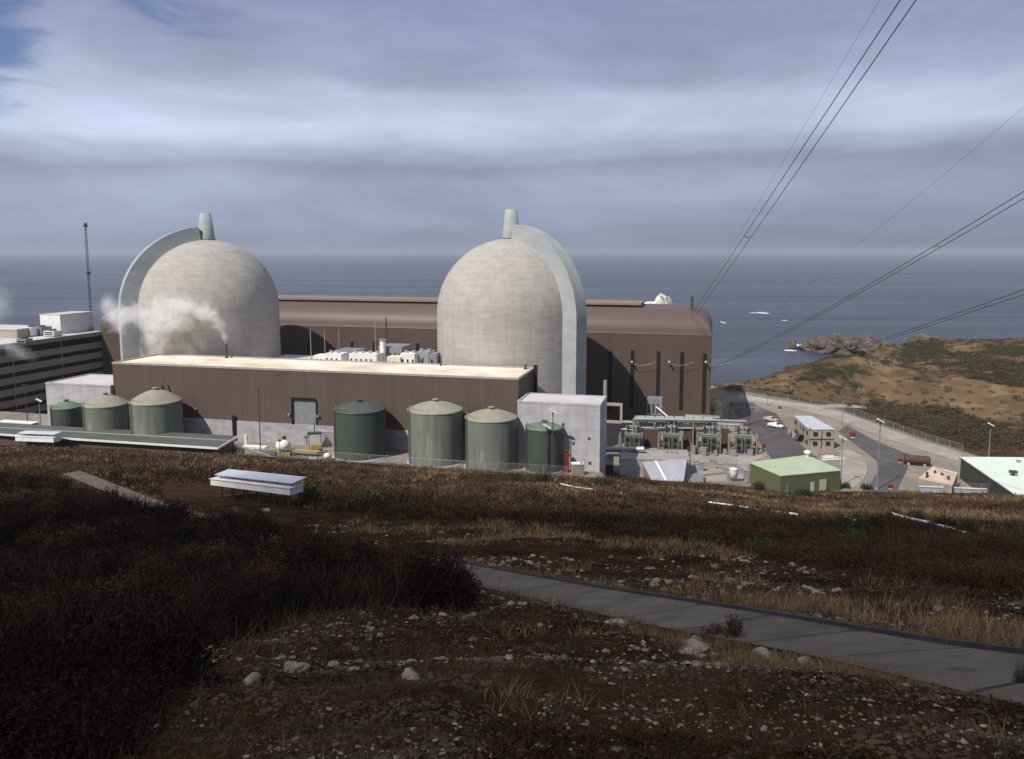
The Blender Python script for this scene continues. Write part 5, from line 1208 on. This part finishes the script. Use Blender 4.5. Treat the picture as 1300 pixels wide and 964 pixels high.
# --- thin straw and dead litter lying between the stones
x, d, z, px, py = sample(16000, 4.5, 45); td = track_dist(x, d); i = np.where((td > 1.7) & (fbm(x, d, 2.0, 3, 87) > .12))[0]
v, f = blades(np.stack([x[i], d[i], z[i]+.01], 1), 5, rng.uniform(.02, .09, len(i))*np.clip(d[i]/12, .8, 2), np.full(len(i), .10), np.clip(.0004*d[i], .002, .012), 1.6)
npmesh('straw_litter', v, f, M['grass_brown'], 'stuff', 'thin dead straw lying among the foreground stones')
# --- low brown weeds between the stones
x, d, z, px, py = sample(15000, 5, 60); td = track_dist(x, d); n9 = fbm(x, d, 4, 3, 97)
brush('low_brown_weeds', (td > 1.9) & (n9 > -.02) & (py > lin(px, BR_BOT)) & ~in_thicket(px, py-140), M['leaf_red'], 22, .26, .22, .045, 'low rusty weeds growing between the stones of the near slope')
x, d, z, px, py = sample(3000, 6, 60); td = track_dist(x, d); n9 = fbm(x, d, 3, 3, 99)
grass('straw_tufts', (td > 1.8) & (n9 > .3) & (py > lin(px, BR_BOT)) & ~in_thicket(px, py), M['grass_tan'], 12, .5, 'separate straw coloured grass tufts on the near slope', 1.2, .6)
# --- single boulders
def boulder(px, py, w, lab, seed, flat=.6):
    b = hit(px, py, 3, 150); wd = w/F*(b.y*cp+(CAMZ-b.z)*sp_)
    bm = bmesh.new(); bmesh.ops.create_icosphere(bm, subdivisions=3, radius=1)
    for v_ in bm.verts:
        p = v_.co.copy(); n1 = mnoise.fractal(p*1.1+Vector((seed*5.3,0,0)), 1, 2, 4); v_.co = Vector((p.x*(1+n1*.45)*wd/2, p.y*(1+n1*.45)*wd*.4, p.z*(1+n1*.4)*wd*flat/2))
    me = bpy.data.meshes.new('boulder'); bm.to_mesh(me); bm.free(); me.materials.append(M['stone']); o = bpy.data.objects.new('boulder', me); COL.objects.link(o)
    o.location = b+Vector((0,0,wd*.08)); o.rotation_euler = (0,0,seed); tag(o, lab, 'boulder', 'pale boulders in the foreground')
for bdat in ((321,868,26,'pale round boulder at the near foot of the bare burnt patch',1,.7),(522,862,27,'light grey split boulder alone on black soil',2,.6),(375,853,30,'pale boulder half hidden by burnt stems',3,.7),
    (878,828,40,'long flat tan boulder nearest the concrete track',4,.4),(968,836,28,'blunt pale boulder among a cluster below the track',5,.55),(884,815,16,'small pale boulder above the long flat one',6,.6),(1022,843,22,'low pale slab stone near brown weeds under the track',7,.45),
    (1055,852,12,'smaller whitish stone at the weed edge under the track',8,.7),(786,793,26,'flat pale stone by twiggy weeds at the track edge',9,.35),(648,768,12,'tiny white stone in the dark strip below the big shrub',10,.5),
    (1005,718,9,'whitish stone in the rubble uphill of the pipe scrub',11,.6),(880,735,12,'flat white stone in the rubble band above the track',12,.4),(990,749,9,'round white stone just above the track kerb',13,.7),(421,646,12,'white stone on the bare bank near the shelter',14,.6),(338,650,11,'pale stone under the end of the slatted shelter',15,.6),(1140,770,8,'pale stone low in tan grass above the track',16,.7)):
    boulder(*bdat)
# --- individual shrubs (shared meshes)
def shrub_proto(kind, nleaf, seed):
    global rng; rs = rng; rng = np.random.default_rng(seed)
    c = np.array([[0,0,0],[.45,.1,0],[-.4,.25,0],[.05,-.45,0],[-.1,.4,0.15]])
    v, f = leaves(c, nleaf//5, np.array([.62,.5,.5,.45,.45]), np.array([.95,.7,.75,.6,.75]), np.full(5, .055 if nleaf > 2500 else .10))
    lf = (v, f)
    n = 46; a = rng.uniform(0, 6.28, n); r = rng.uniform(.2, .95, n); tip = np.stack([r*np.cos(a), r*np.sin(a), rng.uniform(.45, 1.12, n)], 1); base = np.stack([r*.12*np.cos(a), r*.12*np.sin(a), np.full(n, -.1)], 1)
    m = MB()
    for p, q in zip(base, tip):
        k_ = Vector(p).lerp(Vector(q), .5)+Vector(rng.normal(0,.05,3)); m.cyl(p, k_, .016, .010, n=4, caps=False); m.cyl(k_, q, .010, .003, n=4, caps=False)
    rng = rs
    return lf, m
PROTO = {}
def get_proto(kind, seed, nleaf):
    key = (kind, seed, nleaf)
    if key not in PROTO:
        (v, f), m = shrub_proto(kind, nleaf, seed)
        fo = npmesh('foliage', v, f, M[kind]); st_ = m.build('stem', M['bark']); PROTO[key] = (fo.data, st_.data); bpy.data.objects.remove(fo); bpy.data.objects.remove(st_)
    return PROTO[key]
def shrub(p, size, kind, lab, grp, seed=0, nleaf=2400, parts=True, name='shrub', rot=None, cat='shrub'):
    fo, st_ = get_proto(kind, seed % 3, nleaf)
    t = thing(name, lab, cat, p, rot if rot is not None else random.uniform(0, 6.28), grp); t.scale = (size[0], size[0], size[1])
    a = bpy.data.objects.new('foliage', fo); COL.objects.link(a); a.parent = t
    if parts: b = bpy.data.objects.new('stem', st_); COL.objects.link(b); b.parent = t
    return t
def shrub_px(px, py, wpx, hpx, kind, lab, grp=None, seed=0, nleaf=2400):
    b = hit(px, py, 5, 260); k = (b.y*cp+(CAMZ-b.z)*sp_)/F
    return shrub(b+Vector((0,0,-.05)), (wpx*k/1.9, hpx*k/.98), kind, lab, grp, seed, nleaf)
shrub_px(560, 770, 105, 78, 'leaf_black', 'biggest dark brown shrub standing in front of the concrete track', seed=1, nleaf=9000)
shrub_px(398, 735, 120, 60, 'leaf_black', 'broad dark shrub at the right hand end of the burnt thicket where the track disappears', seed=2, nleaf=9000)
shrub_px(500, 728, 70, 34, 'leaf_black', 'low dark shrub leaning over the track between the two largest shrubs', seed=0, nleaf=7000)
shrub_px(318, 702, 95, 50, 'leaf_black', 'tall dark shrub hiding the track below the hillside shelter', seed=0, nleaf=7000)
shrub_px(440, 730, 90, 44, 'leaf_black', 'dark shrub overlapping the lower end of the hidden track stretch', seed=1, nleaf=7000)
shrub_px(262, 688, 80, 42, 'leaf_black', 'dark shrub at the crest of the thicket below the hidden track', seed=2, nleaf=7000)
shrub_px(372, 712, 80, 46, 'leaf_black', 'dark rounded shrub in the middle of the hidden track stretch', seed=0, nleaf=7000)
shrub_px(932, 812, 34, 40, 'leaf_red', 'small upright seedling with dark leaf heads on the near edge of the track', seed=2, nleaf=900)
shrub_px(905, 808, 40, 20, 'leaf_red', 'low twiggy brown weed beside the upright seedling', seed=1, nleaf=1200)
shrub_px(1296, 872, 26, 40, 'leaf_green', 'dark green shrub cut by the near corner of the track', seed=1, nleaf=3000)
# the near thicket: every shrub that shows large
x, d, z, px, py = sample(2600, 9, 95, -.9, .15)
ok = in_thicket(px, py+4) & (track_dist(x, d) > 2.6) & (py < lin(px,[(0,960),(150,900),(250,820),(350,775),(600,760)]))
cnt = 0; used_ = []
for j in np.where(ok)[0]:
    if cnt >= 150: break
    if any((x[j]-u_)**2+(d[j]-w_)**2 < (0.9+d[j]*.03)**2 for u_, w_ in used_): continue
    used_.append((x[j], d[j])); s = random.uniform(.9, 1.6)*(.62+min(d[j], 70)/75)
    shrub(Vector((x[j], d[j], z[j]-.05)), (s, s*random.uniform(.8, 1.15)), 'leaf_red' if random.random() < .22 else 'leaf_black', 'dark scorched shrub crowded into the burnt thicket on the lower left slope', 'burnt shrubs of the thicket', random.randint(0,2), 5000 if d[j] < 35 else 2400)
    cnt += 1
# shrubs along the brush band
x, d, z, px, py = sample(1500, 60, 190, -.6, .95); ok = (px > 380) & (py > lin(px, BR_TOP)-4) & (py < lin(px, BR_BOT)); cnt = 0; used_ = []
for j in np.where(ok)[0]:
    if cnt >= 70: break
    if any((x[j]-u_)**2+(d[j]-w_)**2 < 12 for u_, w_ in used_): continue
    used_.append((x[j], d[j])); s = random.uniform(1.1, 2.0)
    g_ = random.random() < .28
    shrub(Vector((x[j], d[j], z[j]-.05)), (s, s*.8), 'leaf_green' if g_ else 'leaf_red', 'low dark green shrub in the rust brown brush band' if g_ else 'low rust brown shrub in the dark brush band across the slope', 'green shrubs of the brush band' if g_ else 'brown shrubs of the brush band', random.randint(0,2), 1200, parts=False)
    cnt += 1
for i, (a, b, w_, h_, lab) in enumerate(((655,613,24,13,'round dark bush at the brush edge below the stained tank'),(688,614,30,16,'larger dark bush at the brush edge below the narrow tank'),(712,613,14,8,'small dark bush right of the larger bush below the narrow tank'),(764,617,36,14,'wide green bush below the pale annex corner'),(745,618,14,8,'little green bush beside the thin pale pipe'),
    (826,617,18,7,'flat bush before the grey metal roofed shed'),(963,622,26,12,'green bush under the left wall of the green building'),(993,623,28,15,'dark bush under the near corner of the green building'),(1013,618,24,8,'flat bush along the green building wall'),(1046,623,20,9,'bush at the right end of the green building'),(1022,630,30,11,'wide dark bush below the green building'),
    (1074,620,14,8,'bush at the foot of the corner light pole'),(1100,622,20,9,'bush between the corner light pole and the tallest pole'),(1186,619,16,14,'spiky dark bush in front of the tan cabin'),(936,650,20,10,'round green bush above the thin white pipe'),(1075,650,26,14,'green bush by the short white pipe end'),(1136,656,22,13,'dark bush behind the upright end of the thicker pipe'),(1162,660,28,16,'green bush over the thicker white pipe'),(1195,672,34,20,'rounded green bush beside the thicker white pipe'),(1225,680,34,22,'largest green bush at the end of the thicker pipe'),(1080,676,60,22,'sprawling dark green bush hiding the pipe gap'),
    (470,640,80,16,'long green bush patch on the bank right of the shelter'),(395,640,40,26,'dark upright bush at the foot of the leaning pole'))):
    shrub_px(a, b, w_, h_, 'leaf_green', lab, 'green bushes at the brush edge', seed=i, nleaf=1200)
# headland scrub
n = 24000; x = rng.uniform(70, 420, n); d = rng.uniform(230, 560, n); z = hgt(x, d); px, py = project(x, d, z)
s1 = scrubn(x, d) + .10*sm(1080, 1200, px)*sm(444, 452, py)*(1-sm(480, 500, py)); va, vb = valley_(x, d, px, py)
fl_ = lin(px, FLN); ok = (z > -12) & (s1 > .28) & (py < fl_-4); ok2 = (z > -12) & (rng.uniform(size=n) < .15) & (py < fl_-4)
valley = (va > 2) & (vb > 0) & ~((px<1175)&(np.abs(py-520)<5))
i = np.where(ok | ok2 | valley)[0]; i = i[:9000]
r = rng.uniform(.8, 2.4, len(i)); v, f = leaves(np.stack([x[i], d[i], z[i]-.1], 1), 34, r, r*.65, np.full(len(i), .55))
npmesh('headland_scrub', v, f, M['scrub_dark'], 'stuff', 'dark green scrub patches dotted over the tan headland')

# ------------------------------------------------------------------ steam
def steam_mat(dens, seed, sc=.35):
    m = bpy.data.materials.new('steam'); m.use_nodes = True; nt = m.node_tree; N = nt.nodes; L = nt.links
    for n_ in list(N): N.remove(n_)
    out = N.new('ShaderNodeOutputMaterial'); v = N.new('ShaderNodeVolumePrincipled'); v.inputs['Color'].default_value = (1,1,1,1); v.inputs['Anisotropy'].default_value = -.15
    L.new(v.outputs[0], out.inputs['Volume'])
    tc = N.new('ShaderNodeTexCoord'); ln = N.new('ShaderNodeVectorMath'); ln.operation = 'LENGTH'; L.new(tc.outputs['Object'], ln.inputs[0])
    g = N.new('ShaderNodeNewGeometry'); nz = N.new('ShaderNodeTexNoise'); nz.inputs['Scale'].default_value = sc; nz.inputs['Detail'].default_value = 4; nz.inputs['Roughness'].default_value = .6; nz.inputs['Distortion'].default_value = .6; L.new(g.outputs['Position'], nz.inputs['Vector'])
    a = N.new('ShaderNodeMath'); a.operation = 'MULTIPLY_ADD'; a.inputs[1].default_value = 1.5; L.new(nz.outputs[0], a.inputs[0]); a.inputs[2].default_value = -.75
    s = N.new('ShaderNodeMath'); s.operation = 'ADD'; L.new(ln.outputs['Value'], s.inputs[0]); L.new(a.outputs[0], s.inputs[1])
    r = N.new('ShaderNodeMapRange'); r.interpolation_type = 'SMOOTHSTEP'; r.inputs['From Min'].default_value = .92; r.inputs['From Max'].default_value = .0; r.inputs['To Max'].default_value = dens; L.new(s.outputs[0], r.inputs['Value'])
    L.new(r.outputs[0], v.inputs['Density']); return m
def plume(lab, pts_, dens):
    t = thing('steam_plume', lab, 'steam', pts_[0][0], 0, 'steam drifting over the station'); o = pts_[0][0]
    sm_ = steam_mat(dens, 1)
    for p, (rx, ry, rz_), rot in pts_:
        m = MB(); m.lathe([(math.sin(a)+1e-4, -math.cos(a)) for a in np.linspace(0, math.pi, 14)], 24); q = m.build('puff', sm_, t); q.location = p-o; q.scale = (rx, ry, rz_); q.rotation_euler = (0, rot, 0)
    return t
VS = 211.0
def pvs(px, py, v=VS): return pv(px, py, v)
plume('white steam plume trailing across the face of the dome nearer the office block', [(pvs(284,424), (1.3,1.3,3.4), R(-14)), (pvs(275,408), (2.6,2.4,4.4), R(-35)), (pvs(258,396,209), (5.4,3.4,4.2), R(15)), (pvs(232,390,208), (8,4,4.6), 0), (pvs(203,396,208), (8.5,4.2,7.0), 0), (pvs(198,420,208), (7,3.2,7.0), 0), (pvs(222,410,208), (7,3,5), 0), (pvs(172,400,208), (6,3.5,5.0), R(10)), (pvs(150,404,208), (6,4,6.5), 0), (pvs(137,388,208), (4,3,5.0), 0)], .34)
plume('faint steam wisp in front of the office block roof', [(pd(-6,385,240), (7,5,10), 0), (pd(0,432,235), (6,4,5.5), R(25)), (pd(22,446,233), (7,4,3), R(25))], .09)

# ------------------------------------------------------------------ haze
bpy.ops.object.select_all(action='DESELECT')
mb = MB().box(-31000, 31000, -3000, 30500, -150, 112); hz = mb.build('haze', []) if False else None
hm = bpy.data.materials.new('haze'); hm.use_nodes = True; nt = hm.node_tree
for n_ in list(nt.nodes): nt.nodes.remove(n_)
out = nt.nodes.new('ShaderNodeOutputMaterial'); v = nt.nodes.new('ShaderNodeVolumePrincipled'); v.inputs['Color'].default_value = (.62,.66,.75,1); v.inputs['Density'].default_value = 8.5e-5; v.inputs['Anisotropy'].default_value = .1
nt.links.new(v.outputs[0], out.inputs['Volume'])
if USE_HAZE: tag(mb.build('haze', hm), 'thin sea haze that greys the horizon', kind='stuff')

# ------------------------------------------------------------------ world, sun, camera
TRAV = R(46); ELEV = R(48)
trav = Vector((math.cos(TRAV)*math.cos(ELEV), math.sin(TRAV)*math.cos(ELEV), -math.sin(ELEV)))
sd = bpy.data.lights.new('sun', 'SUN'); sd.energy = 4.8; sd.angle = R(.6); sd.color = (1,.95,.87)
so = bpy.data.objects.new('sun', sd); COL.objects.link(so); so.rotation_euler = trav.to_track_quat('-Z', 'Y').to_euler(); so.location = (-50,-50,150)
w = bpy.data.worlds.new('World'); scene.world = w; w.use_nodes = True; nt = w.node_tree; N = nt.nodes; L = nt.links
bg = N['Background']; bg.inputs['Strength'].default_value = .1
sky = N.new('ShaderNodeTexSky'); sky.sky_type = 'NISHITA'; sky.sun_disc = False; sky.sun_elevation = ELEV; sky.sun_rotation = math.atan2(-trav.x, -trav.y); sky.altitude = 60
tc = N.new('ShaderNodeTexCoord'); sep = N.new('ShaderNodeSeparateXYZ'); L.new(tc.outputs['Generated'], sep.inputs[0])
def math_(op, a, b=None, c=None):
    n_ = N.new('ShaderNodeMath'); n_.operation = op
    for k_, q in enumerate((a, b, c)):
        if q is None: continue
        if isinstance(q, (int, float)): n_.inputs[k_].default_value = q
        else: L.new(q, n_.inputs[k_])
    return n_.outputs[0]
zc = math_('MAXIMUM', sep.outputs[2], 0.0); den = math_('ADD', zc, .16)
cmb = N.new('ShaderNodeCombineXYZ'); L.new(math_('DIVIDE', sep.outputs[0], den), cmb.inputs[0]); L.new(math_('DIVIDE', sep.outputs[1], den), cmb.inputs[1]); 
def wn(scale, det, seed, dist=0.0, rough=.55, stretch=(1,1,1)):
    mp = N.new('ShaderNodeMapping'); mp.inputs['Location'].default_value = (seed, seed*.7, 0); mp.inputs['Scale'].default_value = (1,1,3.6); L.new(tc.outputs['Generated'], mp.inputs[0])
    n_ = N.new('ShaderNodeTexNoise'); n_.inputs['Scale'].default_value = scale; n_.inputs['Detail'].default_value = det; n_.inputs['Roughness'].default_value = rough; n_.inputs['Distortion'].default_value = dist; L.new(mp.outputs[0], n_.inputs['Vector']); return n_.outputs['Fac']
# broad cloud bands by height above the horizon, wobbling with noise
n1 = wn(1.5, 5, 3.1, .2, .5); n2 = wn(5.0, 8, 7.7, .3, .6)
warp = math_('MULTIPLY_ADD', math_('SUBTRACT', n1, .5), .11, sep.outputs[2])
warp = math_('MULTIPLY_ADD', math_('SUBTRACT', n2, .5), .035, warp)
cr = N.new('ShaderNodeValToRGB'); e_ = cr.color_ramp; e_.interpolation = 'EASE'
stops = [(-.02,(2.2,2.35,3.0)),(.0,(2.5,2.65,3.5)),(.03,(3.0,3.2,4.35)),(.075,(3.3,3.5,4.7)),(.10,(2.95,3.1,4.25)),(.12,(3.7,4.0,5.3)),(.145,(4.8,5.3,6.7)),(.178,(4.6,5.1,6.6)),(.215,(3.3,3.6,5.0)),(.25,(2.9,3.15,4.6)),(.30,(2.5,2.8,4.3)),(.6,(2.8,3.0,4.2)),(1.0,(4.2,4.4,5.4))]
while len(e_.elements) < len(stops): e_.elements.new(.5)
for el, (p, c) in zip(e_.elements, stops): el.position = (p+.05)/1.05; el.color = (c[0]/7, c[1]/7, c[2]/7, 1)
L.new(math_('DIVIDE', math_('ADD', warp, .05), 1.05), cr.inputs[0])
def vm(op, a, b):
    n_ = N.new('ShaderNodeVectorMath'); n_.operation = op
    L.new(a, n_.inputs[0])
    if isinstance(b, tuple): n_.inputs[1].default_value = b
    else: L.new(b, n_.inputs[1])
    return n_.outputs[0]
cl = vm('MULTIPLY', cr.outputs[0], (7.6,8.0,8.0))
# brightness mottling, a little dimmer to the right (thicker deck there)
mott = math_('MULTIPLY_ADD', wn(2.6, 9, 1.3, .4, .62), 1.1, .47)
side = math_('MULTIPLY_ADD', sep.outputs[0], -.16, .96)
mm_ = math_('MULTIPLY', mott, side); cmb2 = N.new('ShaderNodeCombineXYZ'); [L.new(mm_, cmb2.inputs[k_]) for k_ in range(3)]
cl = vm('MULTIPLY', cl, cmb2.outputs[0])
# holes of deeper blue sky high up on the left
hole = N.new('ShaderNodeMapRange'); hole.interpolation_type = 'SMOOTHSTEP'; hole.inputs['From Min'].default_value = .70; hole.inputs['From Max'].default_value = 1.02
vd = N.new('ShaderNodeVectorMath'); vd.operation = 'DISTANCE'; L.new(tc.outputs['Generated'], vd.inputs[0]); vd.inputs[1].default_value = (-.535,.81,.215)
vd2 = N.new('ShaderNodeVectorMath'); vd2.operation = 'DISTANCE'; L.new(tc.outputs['Generated'], vd2.inputs[0]); vd2.inputs[1].default_value = (-.36,.88,.32)
hv = math_('ADD', math_('MULTIPLY', wn(7.0, 8, 5.2, .5, .62), .9), math_('SUBTRACT', .62, math_('MULTIPLY', math_('MINIMUM', vd.outputs['Value'], vd2.outputs['Value']), 4.2)))
L.new(hv, hole.inputs['Value'])
mx = N.new('ShaderNodeMix'); mx.data_type = 'RGBA'; mx.clamp_factor = True; L.new(math_('MULTIPLY', hole.outputs[0], .95), mx.inputs[0]); L.new(cl, mx.inputs[6]); L.new(vm('MULTIPLY', sky.outputs[0], (.60,.68,.92)), mx.inputs[7]); L.new(mx.outputs[2], bg.inputs['Color'])

# unseen cloudlet added between the sun and the hillside to dim the near slope
def shade_cloud(cx, cy, rx, ry, hgt_, name, seed):
    off = -trav/trav.z*-1.0; k_ = 620.0
    c = Vector((cx, cy, 55)) + (-trav)*(k_/(-trav.z)); bm = bmesh.new(); bmesh.ops.create_icosphere(bm, subdivisions=5, radius=1)
    for q in bm.verts:
        p = q.co.copy(); n1 = mnoise.fractal(p*1.8+Vector((seed,0,0)), 1, 2, 5); q.co = Vector((p.x*rx*(1+.16*n1), p.y*ry*(1+.16*n1), max(p.z, -.35)*hgt_*(1+.5*n1)))
    me = bpy.data.meshes.new(name); bm.to_mesh(me); bm.free(); me.polygons.foreach_set('use_smooth', [True]*len(me.polygons)); me.materials.append(M['shade_cloud'])
    o = bpy.data.objects.new(name, me); COL.objects.link(o); o.location = c; return tag(o, 'unseen white cloudlet added behind the viewpoint to shade the near hillside', None, None, 'structure')
M['shade_cloud'] = bpy.data.materials.new('thin_shade_cloud'); M['shade_cloud'].use_nodes = True; nt = M['shade_cloud'].node_tree
for n_ in list(nt.nodes): nt.nodes.remove(n_)
o_ = nt.nodes.new('ShaderNodeOutputMaterial'); ms = nt.nodes.new('ShaderNodeMixShader'); tp = nt.nodes.new('ShaderNodeBsdfTransparent'); tl = nt.nodes.new('ShaderNodeBsdfTranslucent'); tl.inputs[0].default_value = (.9,.91,.94,1)
ms.inputs[0].default_value = .46; nt.links.new(tp.outputs[0], ms.inputs[1]); nt.links.new(tl.outputs[0], ms.inputs[2]); nt.links.new(ms.outputs[0], o_.inputs[0])
shade_cloud(-40, 8, 150, 60, 50, 'shade_cloud', 4)
cd = bpy.data.cameras.new('camera'); co = bpy.data.objects.new('camera', cd); COL.objects.link(co); scene.camera = co
co.location = (0,0,CAMZ); co.rotation_euler = (R(90)-PHI, 0, 0); cd.sensor_width = 36; cd.lens = F/1300*36; cd.shift_y = -(482-437)/1300.0; cd.clip_start = .1; cd.clip_end = 90000
vs_ = scene.view_settings; vs_.view_transform = 'Standard'; vs_.look = 'None'; vs_.exposure = EXPOSURE; vs_.gamma = 1; vs_.use_curve_mapping = False
scene.render.engine = 'CYCLES'; cy = scene.cycles; cy.max_bounces = 6; cy.diffuse_bounces = 2; cy.glossy_bounces = 2; cy.volume_bounces = 5; cy.transparent_max_bounces = 8; cy.use_denoising = True; cy.volume_step_rate = 2; cy.volume_max_steps = 128
